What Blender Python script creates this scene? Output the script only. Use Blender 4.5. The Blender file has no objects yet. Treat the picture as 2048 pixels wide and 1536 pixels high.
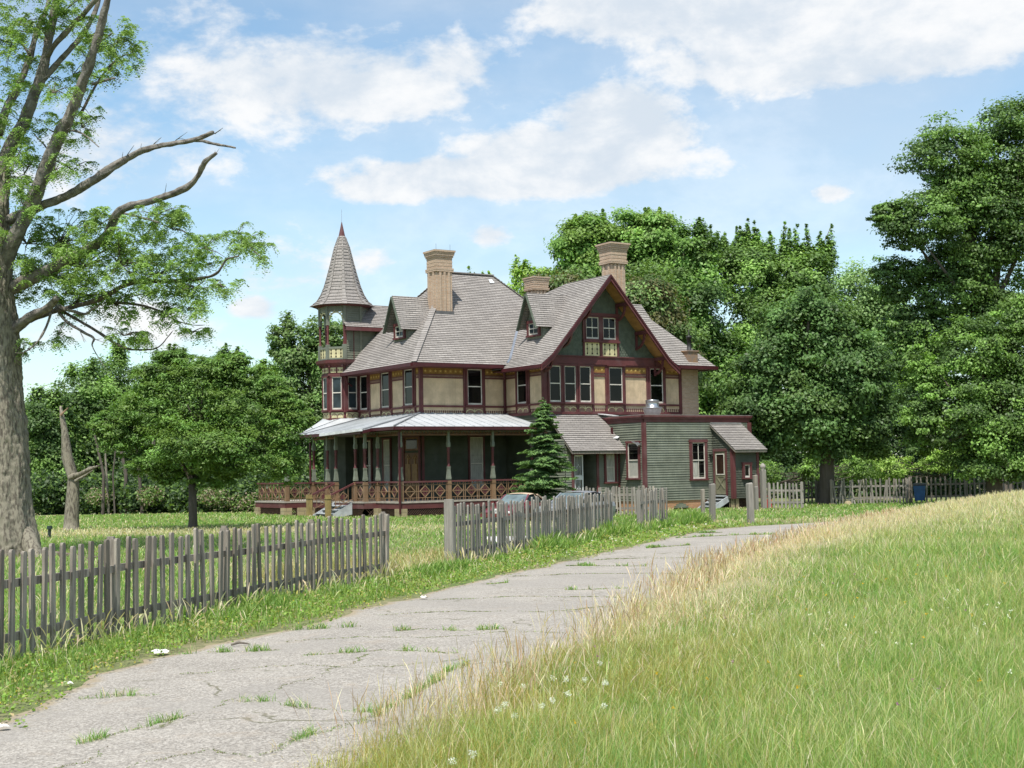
import bpy, math, random
import numpy as np
from mathutils import Vector, Matrix, noise as mnoise
S = bpy.context.scene
COL = S.collection
R_ = math.radians

# ------------------------------------------------------------------ camera
cam_d = bpy.data.cameras.new("camera"); cam = bpy.data.objects.new("camera", cam_d); COL.objects.link(cam)
S.camera = cam
cam_d.sensor_fit = 'HORIZONTAL'; cam_d.sensor_width = 36; cam_d.lens = 49.22
cam_d.clip_start = .1; cam_d.clip_end = 4000
pitch, roll = math.atan(172/2800), math.atan(.018)
fw = Vector((0, math.cos(pitch), math.sin(pitch)))
up0 = Vector((0, -math.sin(pitch), math.cos(pitch)))
rt = Vector((1, 0, 0))*math.cos(roll) - up0*math.sin(roll)
up = up0*math.cos(roll) + Vector((1, 0, 0))*math.sin(roll)
cam.matrix_world = Matrix(((rt.x, up.x, -fw.x, 0), (rt.y, up.y, -fw.y, 0), (rt.z, up.z, -fw.z, 1.9), (0, 0, 0, 1)))

# ------------------------------------------------------------------ render look
S.render.engine = 'CYCLES'
S.view_settings.view_transform = 'Standard'; S.view_settings.look = 'None'
S.view_settings.exposure = 0.58; S.view_settings.gamma = 1.0
S.cycles.max_bounces = 6; S.cycles.transparent_max_bounces = 8
S.cycles.use_denoising = True
S.cycles.caustics_reflective = False; S.cycles.caustics_refractive = False

# ------------------------------------------------------------------ sun and sky
SUN_EL = R_(63); SUN_H = Vector((-.22, -1, 0)).normalized()
to_sun = Vector((SUN_H.x*math.cos(SUN_EL), SUN_H.y*math.cos(SUN_EL), math.sin(SUN_EL)))
sl = bpy.data.lights.new("sun", 'SUN'); sl.energy = 3.9; sl.angle = R_(.5); sl.color = (1, .955, .88)
so = bpy.data.objects.new("sun", sl); COL.objects.link(so); so.location = (0, 0, 60)
so.rotation_euler = to_sun.to_track_quat('Z', 'Y').to_euler()

W = bpy.data.worlds.new("World"); S.world = W; W.use_nodes = True
wt = W.node_tree; wt.nodes.clear()
class NT:
    """small node-graph helper"""
    def __init__(s, t): s.t = t
    def n(s, kind, **k):
        nd = s.t.nodes.new(kind)
        for a, b in k.items():
            setattr(nd, a, b)
        return nd
    def l(s, a, b): s.t.links.new(a, b)
    def put(s, sock, v):
        if hasattr(v, 'is_output') or isinstance(v, bpy.types.NodeSocket): s.l(v, sock)
        else: sock.default_value = v
    def m(s, op, a, b=0.0, c=0.0, clamp=False):
        nd = s.n('ShaderNodeMath', operation=op, use_clamp=clamp)
        s.put(nd.inputs[0], a); s.put(nd.inputs[1], b); s.put(nd.inputs[2], c)
        return nd.outputs[0]
    def ramp(s, f, a, b, lo=0.0, hi=1.0):
        nd = s.n('ShaderNodeMapRange', interpolation_type='SMOOTHSTEP'); nd.clamp = True
        s.put(nd.inputs['Value'], f); nd.inputs['From Min'].default_value = a; nd.inputs['From Max'].default_value = b
        nd.inputs['To Min'].default_value = lo; nd.inputs['To Max'].default_value = hi
        return nd.outputs['Result']
    def mix(s, f, a, b, mode='MIX'):
        nd = s.n('ShaderNodeMix', data_type='RGBA', blend_type=mode)
        s.put(nd.inputs[0], f)
        for k, v in ((6, a), (7, b)):
            s.put(nd.inputs[k], (*v, 1) if isinstance(v, tuple) and len(v) == 3 else v)
        return nd.outputs[2]
    def noise(s, vec, scale, detail=4, rough=.55, dist=0):
        nd = s.n('ShaderNodeTexNoise'); s.put(nd.inputs['Vector'], vec)
        nd.inputs['Scale'].default_value = scale; nd.inputs['Detail'].default_value = detail
        nd.inputs['Roughness'].default_value = rough; nd.inputs['Distortion'].default_value = dist
        return nd.outputs['Fac']
    def xyz(s, x, y, z=0.0):
        nd = s.n('ShaderNodeCombineXYZ'); s.put(nd.inputs[0], x); s.put(nd.inputs[1], y); s.put(nd.inputs[2], z)
        return nd.outputs[0]

g = NT(wt)
sky = g.n('ShaderNodeTexSky', sky_type='NISHITA'); sky.sun_disc = False
sky.sun_elevation = SUN_EL; sky.sun_rotation = math.atan2(SUN_H.x, SUN_H.y)
sky.altitude = 200; sky.air_density = 1.0; sky.dust_density = .8; sky.ozone_density = 1.5
tc = g.n('ShaderNodeTexCoord'); sp = g.n('ShaderNodeSeparateXYZ'); g.l(tc.outputs['Generated'], sp.inputs[0])
az = g.m('ARCTAN2', sp.outputs[0], sp.outputs[1]); el = g.m('ARCSINE', sp.outputs[2])
nv = g.xyz(az, g.m('MULTIPLY', el, 1.7), 0.0)
n1 = g.noise(nv, 9, 8, .6, .25); n2 = g.noise(nv, 34, 6, .6); n3 = g.noise(g.xyz(az, g.m('MULTIPLY', el, 3.0), 3.0), 3.2, 5, .5)
# cumulus banks by heading and height in the sky: azimuth, elevation, half-widths, weight
banks = [(.000, .209, .125, .017, 1.25), (.045, .222, .085, .022, 1.3), (.080, .246, .050, .028, 1.25), (-.085, .203, .050, .014, 1.0), (.105, .235, .04, .026, .9),
         (-.135, .275, .14, .040, .85), (-.10, .268, .08, .024, 1.05), (.245, .283, .15, .030, 1.15), (.085, .322, .075, .026, 1.1), (-.04, .285, .05, .028, .75), (-.20, .315, .09, .025, .5), (.13, .32, .09, .035, .8), (.22, .325, .185, .048, 1.15), (.29, .285, .13, .024, .95), (.09, .332, .08, .03, .75),
         (-.014, .168, .020, .011, .75), (-.182, .117, .022, .011, .8), (-.10, .150, .035, .017, .55), (.228, .188, .018, .008, .75),
         (-.16, .14, .09, .035, .5), (.075, .165, .03, .012, .4), (.28, .16, .1, .02, .25), (-.30, .22, .12, .05, .6), (-.27, .10, .12, .035, .5), (.42, .22, .1, .04, .6)]
tot = None; crest = None
for (a, e, ha, he, wgt) in banks:
    dx = g.m('DIVIDE', g.m('SUBTRACT', az, a), ha); dy = g.m('DIVIDE', g.m('SUBTRACT', el, e), he)
    d2 = g.m('ADD', g.m('MULTIPLY', dx, dx), g.m('MULTIPLY', dy, dy))
    b = g.m('MULTIPLY', g.m('EXPONENT', g.m('MULTIPLY', d2, -.9)), wgt)
    tot = b if tot is None else g.m('MAXIMUM', tot, b)
dens = g.m('ADD', tot, g.m('ADD', g.m('MULTIPLY', g.m('SUBTRACT', n1, .5), 1.5), g.m('MULTIPLY', g.m('SUBTRACT', n2, .5), .75)))
cl = g.ramp(dens, .25, .72)
thin = g.m('MULTIPLY', g.ramp(n3, .30, .68), .46)
cl = g.m('MAXIMUM', cl, thin)
# clouds all round the rest of the dome as well
away = g.ramp(g.m('ABSOLUTE', az), .55, .9); high = g.ramp(el, .42, .6)
cl2 = g.m('MULTIPLY', g.ramp(g.noise(tc.outputs['Generated'], 2.6, 7, .58), .5, .72), g.m('MAXIMUM', away, high))
cl = g.m('MAXIMUM', cl, cl2)
lum = g.ramp(g.m('ADD', n1, g.m('MULTIPLY', n2, .35)), .54, .84, .0, 1.0)
bg = g.n('ShaderNodeBackground'); bc = g.n('ShaderNodeBackground'); mx = g.n('ShaderNodeMixShader'); out = g.n('ShaderNodeOutputWorld')
g.l(g.mix(1.0, sky.outputs[0], (.97, 1.035, .965), 'MULTIPLY'), bg.inputs[0]); bg.inputs[1].default_value = .13
ccol = g.mix(lum, (.70, .775, .86), (.98, .985, .99)); g.l(ccol, bc.inputs[0]); bc.inputs[1].default_value = .68
g.l(g.m('MULTIPLY', cl, .96), mx.inputs[0]); g.l(bg.outputs[0], mx.inputs[1]); g.l(bc.outputs[0], mx.inputs[2]); g.l(mx.outputs[0], out.inputs[0])

# ------------------------------------------------------------------ materials
MATS = {}
def mat(name, base, rough=.75, col2=None, scale=4.0, stretch=(1, 1, 1), bump=0.0, bscale=30.0, spec=.3, metal=0.0, detail=5, lo=.35, hi=.65, coat=0.0, tint=False, vary=0.0):
    if name in MATS: return MATS[name]
    m = bpy.data.materials.new(name); m.use_nodes = True; t = NT(m.node_tree); bs = m.node_tree.nodes['Principled BSDF']
    co = t.n('ShaderNodeTexCoord'); mp = t.n('ShaderNodeMapping'); mp.inputs['Scale'].default_value = stretch
    t.l(co.outputs['Object'], mp.inputs[0])
    oi = t.n('ShaderNodeObjectInfo')
    if vary: t.l(t.xyz(t.m('MULTIPLY', oi.outputs['Random'], 40.0), 0.0, t.m('MULTIPLY', oi.outputs['Random'], 17.0)), mp.inputs['Location'])
    nz = t.noise(mp.outputs[0], scale, detail)
    c2 = col2 or tuple(c*.72 for c in base)
    c = t.mix(t.ramp(nz, lo, hi), base, c2)
    fine = t.noise(mp.outputs[0], scale*9, 3)
    c = t.mix(t.ramp(fine, .3, .75, 0, .30), c, tuple(x*.6 for x in base))
    if vary: c = t.mix(t.ramp(oi.outputs['Random'], 0, 1, 0, vary), c, tuple(x*.42 for x in base))
    if tint:
        at = t.n('ShaderNodeAttribute', attribute_name='tint'); c = t.mix(1.0, c, at.outputs['Color'], 'MULTIPLY')
    t.l(c, bs.inputs['Base Color']); bs.inputs['Roughness'].default_value = rough
    bs.inputs['Specular IOR Level'].default_value = spec; bs.inputs['Metallic'].default_value = metal
    bs.inputs['Coat Weight'].default_value = coat
    if bump:
        bn = t.n('ShaderNodeBump'); bn.inputs['Strength'].default_value = bump; bn.inputs['Distance'].default_value = .02
        t.l(t.noise(mp.outputs[0], bscale, 5), bn.inputs['Height']); t.l(bn.outputs[0], bs.inputs['Normal'])
    MATS[name] = m; return m

def worn(name, base, chip, amount=.68, rough=.6):
    """flaking paint: chips of a paler undercoat with a shape of their own"""
    if name in MATS: return MATS[name]
    m = mat(name, base, rough, scale=1.6, bump=.15, bscale=40)
    t = NT(m.node_tree); bs = m.node_tree.nodes['Principled BSDF']
    co = t.n('ShaderNodeTexCoord'); mp = t.n('ShaderNodeMapping'); mp.inputs['Scale'].default_value = (1, 1, .45); t.l(co.outputs['Object'], mp.inputs[0])
    a = t.noise(mp.outputs[0], 7.0, 6, .7); src = bs.inputs['Base Color'].links[0].from_socket
    mp2 = t.n('ShaderNodeMapping'); mp2.inputs['Scale'].default_value = (5, 5, .35); t.l(co.outputs['Object'], mp2.inputs[0])
    src = t.mix(t.ramp(t.noise(mp2.outputs[0], 2.2, 5, .65), .5, .74, 0, .5), src, tuple(x*.45+.015 for x in base))
    src = t.mix(t.ramp(t.noise(co.outputs['Object'], .9, 5, .6), .48, .72, 0, .35), src, tuple(x*.6+.10 for x in base))
    t.l(t.mix(t.ramp(a, amount, amount+.035), src, chip), bs.inputs['Base Color'])
    return m

def brick_mat(name, c1, c2, mortar, bw, rh, uv=False, msize=.012, var=.5, rough=.85, bump=.5):
    if name in MATS: return MATS[name]
    m = bpy.data.materials.new(name); m.use_nodes = True; t = NT(m.node_tree); bs = m.node_tree.nodes['Principled BSDF']
    co = t.n('ShaderNodeTexCoord')
    if uv: vec = co.outputs['UV']
    else:
        s = t.n('ShaderNodeSeparateXYZ'); t.l(co.outputs['Object'], s.inputs[0])
        vec = t.xyz(t.m('ADD', s.outputs[0], s.outputs[1]), s.outputs[2])
    br = t.n('ShaderNodeTexBrick'); t.l(vec, br.inputs['Vector']); br.inputs['Scale'].default_value = 1
    br.inputs['Brick Width'].default_value = bw; br.inputs['Row Height'].default_value = rh
    br.inputs['Mortar Size'].default_value = msize; br.inputs['Mortar Smooth'].default_value = .2
    br.inputs['Color1'].default_value = (*c1, 1); br.inputs['Color2'].default_value = (*c2, 1); br.inputs['Mortar'].default_value = (*mortar, 1)
    nz = t.noise(co.outputs['Object'], 1.1, 5, .6); c = t.mix(t.ramp(nz, .3, .72, 0, var), br.outputs['Color'], tuple(x*.62 for x in c1))
    nz2 = t.noise(co.outputs['Object'], 14, 4, .7); c = t.mix(t.ramp(nz2, .45, .8, 0, .35), c, tuple(min(1, x*1.5) for x in c1))
    t.l(c, bs.inputs['Base Color']); bs.inputs['Roughness'].default_value = rough; bs.inputs['Specular IOR Level'].default_value = .25
    bn = t.n('ShaderNodeBump'); bn.inputs['Strength'].default_value = bump; bn.inputs['Distance'].default_value = .02
    h = t.m('ADD', t.m('MULTIPLY', t.m('SUBTRACT', 1.0, br.outputs['Fac']), .7), t.m('MULTIPLY', t.noise(co.outputs['Object'], 45, 4), .4))
    t.l(h, bn.inputs['Height']); t.l(bn.outputs[0], bs.inputs['Normal'])
    MATS[name] = m; return m

def leaf_mat(name, gloss=.45, trans=.35):
    m = bpy.data.materials.new(name); m.use_nodes = True; t = NT(m.node_tree); m.node_tree.nodes.clear()
    at = t.n('ShaderNodeAttribute', attribute_name='tint')
    bs = t.n('ShaderNodeBsdfPrincipled'); t.l(at.outputs['Color'], bs.inputs['Base Color']); bs.inputs['Roughness'].default_value = gloss
    bs.inputs['Specular IOR Level'].default_value = .35
    tr = t.n('ShaderNodeBsdfTranslucent'); t.l(t.mix(1.0, at.outputs['Color'], (1.25, 1.35, .55), 'MULTIPLY'), tr.inputs[0])
    mx = t.n('ShaderNodeMixShader'); mx.inputs[0].default_value = trans; o = t.n('ShaderNodeOutputMaterial')
    t.l(bs.outputs[0], mx.inputs[1]); t.l(tr.outputs[0], mx.inputs[2]); t.l(mx.outputs[0], o.inputs[0])
    return m

def glass_mat(name, base, rough=.06):
    m = bpy.data.materials.new(name); m.use_nodes = True; t = NT(m.node_tree); bs = m.node_tree.nodes['Principled BSDF']
    co = t.n('ShaderNodeTexCoord'); nz = t.noise(co.outputs['Object'], 1.7, 2)
    t.l(t.mix(t.ramp(nz, .3, .7), base, tuple(b*.45 for b in base)), bs.inputs['Base Color'])
    bs.inputs['Roughness'].default_value = rough; bs.inputs['Specular IOR Level'].default_value = .22
    bn = t.n('ShaderNodeBump'); bn.inputs['Strength'].default_value = .04; t.l(t.noise(co.outputs['Object'], 2.5, 2), bn.inputs['Height']); t.l(bn.outputs[0], bs.inputs['Normal'])
    return m

BURG = worn('burgundy_paint', (.135, .043, .044), (.34, .22, .19), .70)
BURGD = mat('burgundy_gutter', (.075, .018, .022), .45, scale=2)
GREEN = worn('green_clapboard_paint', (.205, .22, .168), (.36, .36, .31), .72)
PORCHG = worn('clapboard_paint_with_porch_shade', (.075, .088, .062), (.15, .155, .13), .74)  # darker copy of the green siding; porch shade is put into the colour
GREEND = mat('dark_green_shingle_paint', (.115, .138, .105), .8, scale=5, bump=.3)
SAGE = worn('sage_post_paint', (.205, .225, .175), (.40, .40, .33), .72)
CREAM = worn('cream_panel_paint', (.64, .495, .325), (.78, .74, .66), .715)
SASH = mat('white_sash_paint', (.70, .66, .58), .5, scale=3)
TAN = worn('tan_rail_paint', (.265, .165, .095), (.45, .36, .26), .70)
OCHRE = mat('ochre_frieze_paint', (.30, .165, .045), .7, scale=4)
GOLD = mat('gold_star_paint', (.62, .42, .13), .7, scale=6)
MAUVE = mat('mauve_brown_paint', (.30, .19, .145), .75, scale=5)
PALEY = mat('pale_yellow_paint', (.66, .60, .35), .7, scale=3)
SOFFIT = mat('soffit_orange_paint', (.42, .235, .085), .75, scale=2, stretch=(1, 1, 3))
STEP = mat('grey_step_paint', (.50, .53, .55), .7, scale=3, bump=.2)
TIN = mat('weathered_tin_roof', (.50, .515, .525), .55, col2=(.37, .385, .39), scale=.9, spec=.45, bump=.12, bscale=9, lo=.3, hi=.75)
TINW = mat('white_loose_tin', (.74, .75, .76), .45, scale=3)
METAL = mat('galvanised_metal', (.55, .57, .60), .32, scale=5, metal=.85)
DARKM = mat('dark_metal', (.035, .033, .033), .5, scale=4)
FLASH = mat('grey_flashing', (.17, .165, .165), .55, scale=3, metal=.2)
SHINGLE = brick_mat('wood_shingle_roof', (.275, .252, .235), (.37, .342, .318), (.10, .092, .085), .34, .125, uv=True, msize=.008, var=.35)
CAPS = mat('shingle_cap', (.32, .295, .275), .85, scale=2.5, col2=(.24, .22, .205), bump=.3)
BRICK = brick_mat('buff_brick', (.54, .40, .29), (.43, .295, .20), (.42, .37, .31), .21, .072, msize=.009, var=.4)
STONE = brick_mat('yellow_sandstone', (.40, .33, .20), (.30, .25, .15), (.2, .17, .12), .45, .2, msize=.012)
ORANGEB = brick_mat('orange_foundation_brick', (.48, .25, .13), (.40, .20, .10), (.4, .3, .22), .21, .07, msize=.008)
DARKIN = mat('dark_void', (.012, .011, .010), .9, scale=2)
GLASS = glass_mat('dark_window_glass', (.006, .006, .006))
GLASSB = glass_mat('blue_window_glass', (.035, .05, .058), .05)
CURTAIN = mat('net_curtain', (.46, .45, .40), .8, scale=14, stretch=(4, 4, .2), col2=(.28, .28, .25), lo=.4, hi=.6)
BOARDUP = mat('boarded_window_panel', (.55, .50, .38), .8, scale=3)
DOORW = mat('carved_door_wood', (.17, .075, .032), .5, scale=3, stretch=(1, 1, .3))
DOORL = mat('carved_door_panel', (.30, .165, .06), .5, scale=4)
DECK = mat('worn_deck_boards', (.42, .38, .33), .8, scale=5)
LATT = mat('dark_lattice_wood', (.09, .055, .04), .8, scale=5)
WOODG = mat('weathered_grey_wood', (.44, .39, .325), .85, col2=(.15, .13, .115), scale=3.5, stretch=(6, 6, .45), bump=.5, bscale=14, lo=.3, hi=.7, vary=.6)
WOODL = mat('pale_weathered_wood', (.36, .335, .295), .85, col2=(.23, .21, .185), scale=3.5, stretch=(6, 6, .45), bump=.5, bscale=14, lo=.3, hi=.7, vary=.7)
WOODB = mat('brown_weathered_wood', (.30, .26, .21), .85, col2=(.105, .09, .078), scale=3.5, stretch=(6, 6, .45), bump=.5, bscale=14, lo=.3, hi=.7, vary=.6)
LEAF = leaf_mat('leaf_green', .5, .32); NEEDLE = leaf_mat('spruce_needles', .6, .15); BLADE = leaf_mat('grass_blades', .55, .45)
WHITE = mat('white_litter', (.80, .78, .74), .6, scale=10)

# ------------------------------------------------------------------ mesh helpers
class MB:
    def __init__(s): s.v = []; s.f = []; s.m = []; s.uv = []
    def face(s, pts, m=0, uv=None):
        k = len(s.v); s.v += [tuple(p) for p in pts]; s.f.append(list(range(k, k+len(pts)))); s.m.append(m); s.uv.append(uv)
    def hexa(s, c, m=0):
        k = len(s.v); s.v += [tuple(p) for p in c]
        for q in ((0, 3, 2, 1), (4, 5, 6, 7), (0, 1, 5, 4), (1, 2, 6, 5), (2, 3, 7, 6), (3, 0, 4, 7)):
            s.f.append([k+i for i in q]); s.m.append(m); s.uv.append(None)
    def box(s, x0, y0, z0, x1, y1, z1, m=0):
        s.hexa([(x0, y0, z0), (x1, y0, z0), (x1, y1, z0), (x0, y1, z0), (x0, y0, z1), (x1, y0, z1), (x1, y1, z1), (x0, y1, z1)], m)
    def bar(s, p, q, w, h, m=0, up=(0, 0, 1)):
        p = Vector(p); q = Vector(q); d = (q-p).normalized(); u = Vector(up)
        if abs(d.dot(u)) > .98: u = Vector((1, 0, 0)) if abs(d.x) < .9 else Vector((0, 1, 0))
        a = d.cross(u).normalized()*w/2; b = a.cross(d).normalized()*h/2
        s.hexa([p-a-b, p+a-b, q+a-b, q-a-b, p-a+b, p+a+b, q+a+b, q-a+b], m)
    def tube(s, pts, rads, n=8, m=0, cap=True, wob=0, rng=None):
        pts = [Vector(p) for p in pts]; k0 = len(s.v); ref = Vector((.31, .95, .11))
        for i, p in enumerate(pts):
            d = (pts[min(i+1, len(pts)-1)]-pts[max(i-1, 0)]).normalized()
            a = d.cross(ref)
            if a.length < .05: a = d.cross(Vector((1, 0, 0)))
            a.normalize(); b = d.cross(a)
            for j in range(n):
                th = 2*math.pi*j/n; r = rads[i]*(1+(rng.uniform(-wob, wob) if rng else 0))
                s.v.append(tuple(p+a*math.cos(th)*r+b*math.sin(th)*r))
        for i in range(len(pts)-1):
            for j in range(n):
                s.f.append([k0+i*n+j, k0+i*n+(j+1) % n, k0+(i+1)*n+(j+1) % n, k0+(i+1)*n+j]); s.m.append(m); s.uv.append(None)
        if cap:
            for i in (0, len(pts)-1):
                s.f.append([k0+i*n+j for j in range(n)]); s.m.append(m); s.uv.append(None)
    def rough(s, pts, rads, n, rings, amp, freq=3.0, zs=.35, seed=0, m=0):
        """limb with furrowed bark as real relief"""
        P = [Vector(p) for p in pts]; cum = [0.0]
        for a, b in zip(P, P[1:]): cum.append(cum[-1]+(b-a).length)
        def cat(i, f):
            p0, p1, p2, p3 = P[max(i-1, 0)], P[i], P[i+1], P[min(i+2, len(P)-1)]
            return .5*((2*p1)+(p2-p0)*f+(2*p0-5*p1+4*p2-p3)*f*f+(3*p1-p0-3*p2+p3)*f**3)
        C, R = [], []
        for k in range(rings+1):
            t_ = cum[-1]*k/rings; i = 0
            while i < len(P)-2 and cum[i+1] < t_: i += 1
            f = (t_-cum[i])/max(1e-6, cum[i+1]-cum[i]); C.append(cat(i, f)); R.append(rads[i]+(rads[i+1]-rads[i])*f)
        k0 = len(s.v); ref = Vector((.31, .95, .11))
        for k, c in enumerate(C):
            d = (C[min(k+1, rings)]-C[max(k-1, 0)]).normalized(); a = d.cross(ref)
            if a.length < .05: a = d.cross(Vector((1, 0, 0)))
            a.normalize(); b = d.cross(a); l_ = cum[-1]*k/rings
            for j in range(n):
                th = 2*math.pi*j/n; o = a*math.cos(th)+b*math.sin(th); r = R[k]
                q = Vector((math.cos(th)*r*freq*2, math.sin(th)*r*freq*2, l_*freq*zs+seed*7.3))
                rid = abs(mnoise.noise(q))+.5*abs(mnoise.noise(q*2.3)); big = mnoise.noise(Vector((q.x*.25, q.y*.25, l_*.5+seed)))
                s.v.append(tuple(c+o*(r*(1+.16*big)+amp*(rid-.35))))
        for k in range(rings):
            for j in range(n):
                s.f.append([k0+k*n+j, k0+k*n+(j+1) % n, k0+(k+1)*n+(j+1) % n, k0+(k+1)*n+j]); s.m.append(m); s.uv.append(None)
        s.f.append([k0+rings*n+j for j in range(n)]); s.m.append(m); s.uv.append(None)
    def lathe(s, cx, cy, prof, n=12, m=0, rot=0.0):
        k0 = len(s.v)
        for r, z in prof:
            for j in range(n):
                th = rot+2*math.pi*j/n; s.v.append((cx+r*math.cos(th), cy+r*math.sin(th), z))
        for i in range(len(prof)-1):
            for j in range(n):
                s.f.append([k0+i*n+j, k0+i*n+(j+1) % n, k0+(i+1)*n+(j+1) % n, k0+(i+1)*n+j]); s.m.append(m); s.uv.append(None)
        for i in (0, len(prof)-1):
            s.f.append([k0+i*n+j for j in range(n)]); s.m.append(m); s.uv.append(None)
    def shingle(s, poly, ex=.125, lift=.024, m=0):
        """roof plane laid in real overlapping courses"""
        P = [Vector(p) for p in poly]; n = (P[1]-P[0]).cross(P[2]-P[0]).normalized()
        if n.z < 0: n = -n
        sv = (Vector((0, 0, 1))-n*n.z).normalized(); tv = sv.cross(n)
        o = P[0]; q = [((p-o).dot(tv), (p-o).dot(sv)) for p in P]
        s0, s1 = min(a[1] for a in q), max(a[1] for a in q)
        def clip(pl, v, keep_above):
            r = []
            for i in range(len(pl)):
                a, b = pl[i], pl[(i+1) % len(pl)]
                ia = (a[1] >= v) == keep_above or a[1] == v; ib = (b[1] >= v) == keep_above or b[1] == v
                if ia: r.append(a)
                if ia != ib:
                    f = (v-a[1])/(b[1]-a[1]); r.append((a[0]+f*(b[0]-a[0]), v))
            return r
        c = s0; row = 0
        while c < s1-1e-4:
            d = min(c+ex, s1); pl = clip(clip(q, c, True), d, False)
            if len(pl) >= 3:
                off = (row*.61803) % 1*.34
                pts = [o+tv*a+sv*b+n*(lift*(1-(b-c)/ex)) for a, b in pl]
                s.face(pts, m, [(a+off+row*.11, (b-s0)) for a, b in pl])
                lo = sorted(a for a, b in pl if abs(b-c) < 1e-5)
                if len(lo) >= 2:
                    A, B = o+tv*lo[0]+sv*c, o+tv*lo[-1]+sv*c
                    s.face([A-n*.004, B-n*.004, B+n*lift, A+n*lift], m, [(0, b) for b in (0, .01, .01, 0)])
            c += ex; row += 1
    def build(s, name, mats, parent=None, smooth=False):
        me = bpy.data.meshes.new(name); me.from_pydata(s.v, [], s.f)
        for m in (mats if isinstance(mats, (list, tuple)) else [mats]): me.materials.append(m)
        me.polygons.foreach_set('material_index', s.m)
        if any(u is not None for u in s.uv):
            ul = me.uv_layers.new(name='UVMap'); dat = []
            for f, u in zip(s.f, s.uv):
                for i in range(len(f)): dat += list(u[i]) if u else [0, 0]
            ul.data.foreach_set('uv', dat)
        if smooth: me.polygons.foreach_set('use_smooth', [True]*len(s.f))
        me.update(); o = bpy.data.objects.new(name, me); COL.objects.link(o)
        if parent: o.parent = parent
        return o

def mesh_np(name, V, Q, mt, parent=None, tint=None, smooth=False):
    """V (n,3), Q (m,4) quads, tint (m,3) colour of each face"""
    me = bpy.data.meshes.new(name); me.vertices.add(len(V)); me.vertices.foreach_set('co', np.ascontiguousarray(V, dtype=np.float32).ravel())
    me.loops.add(Q.size); me.loops.foreach_set('vertex_index', np.ascontiguousarray(Q, dtype=np.int32).ravel())
    me.polygons.add(len(Q)); me.polygons.foreach_set('loop_start', np.arange(0, Q.size, Q.shape[1], dtype=np.int32))
    me.update(calc_edges=True); me.materials.append(mt)
    if tint is not None:
        at = me.attributes.new('tint', 'FLOAT_COLOR', 'FACE')
        at.data.foreach_set('color', np.concatenate([tint, np.ones((len(tint), 1))], 1).astype(np.float32).ravel())
    if smooth: me.polygons.foreach_set('use_smooth', np.ones(len(Q), dtype=bool))
    o = bpy.data.objects.new(name, me); COL.objects.link(o)
    if parent: o.parent = parent
    return o

def empty(name, loc=(0, 0, 0), rz=0.0):
    o = bpy.data.objects.new(name, None); COL.objects.link(o); o.location = loc; o.rotation_euler = (0, 0, rz); o.empty_display_size = .2
    return o
def tag(o, label=None, cat=None, group=None, kind=None):
    for k, v in (('label', label), ('category', cat), ('group', group), ('kind', kind)):
        if v: o[k] = v
    return o
# ================================================================== ground sheet and road come after the house's own frame is set
rng = random.Random(7)
HO = Vector((-4.05, 62.0, 0)); HA = R_(33)
house = empty('victorian_house', HO, HA)
tag(house, 'large burgundy, cream and green Victorian wooden house with spired corner turret and wraparound porch', 'house')

class PF:
    """upright face of the house: a runs along it, z up, d outwards"""
    def __init__(s, o, d, n): s.o = Vector((*o, 0)); s.d = Vector((*d, 0)); s.n = Vector((*n, 0))
    def p(s, a, z, d=0.0): v = s.o+s.d*a+s.n*d; return (v.x, v.y, z)
    def box(s, mb, a0, a1, z0, z1, d0, d1, m=0):
        mb.hexa([s.p(a0, z0, d0), s.p(a1, z0, d0), s.p(a1, z0, d1), s.p(a0, z0, d1), s.p(a0, z1, d0), s.p(a1, z1, d0), s.p(a1, z1, d1), s.p(a0, z1, d1)], m)
    def quad(s, mb, a0, a1, z0, z1, d=0.0, m=0):
        mb.face([s.p(a0, z0, d), s.p(a1, z0, d), s.p(a1, z1, d), s.p(a0, z1, d)], m)
    def bar(s, mb, a0, z0, a1, z1, w, d0, d1, m=0):
        dx, dz = a1-a0, z1-z0; L = math.hypot(dx, dz); nx, nz = -dz/L*w/2, dx/L*w/2
        c = [(a0-nx, z0-nz), (a1-nx, z1-nz), (a1+nx, z1+nz), (a0+nx, z0+nz)]
        mb.hexa([s.p(a, z, d0) for a, z in c]+[s.p(a, z, d1) for a, z in c], m)
    def siding(s, mb, a0, a1, z0, z1, h=.105, m=0, gap=None, d0=0.0):
        z = z0; r = random.Random(int(a0*97+z0*31+s.o.x*13))
        while z < z1-1e-4:
            t = min(z+h, z1); lo, hi = a0, a1
            segs = [(lo, hi)]
            for (ga, gb, gz0, gz1) in (gap or []):
                if gz0 < z+h*.5 < gz1:
                    segs = [q for (x, y) in segs for q in ((x, min(y, ga)), (max(x, gb), y)) if q[1]-q[0] > .02]
            for (x, y) in segs:
                w = r.uniform(-.006, .006); b = .036+w
                mb.face([s.p(x, z, d0+b), s.p(y, z, d0+b), s.p(y, t, d0+.003), s.p(x, t, d0+.003)], m)
                mb.face([s.p(x, z, d0), s.p(y, z, d0), s.p(y, z, d0+b), s.p(x, z, d0+b)], m)
            z += h

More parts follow.
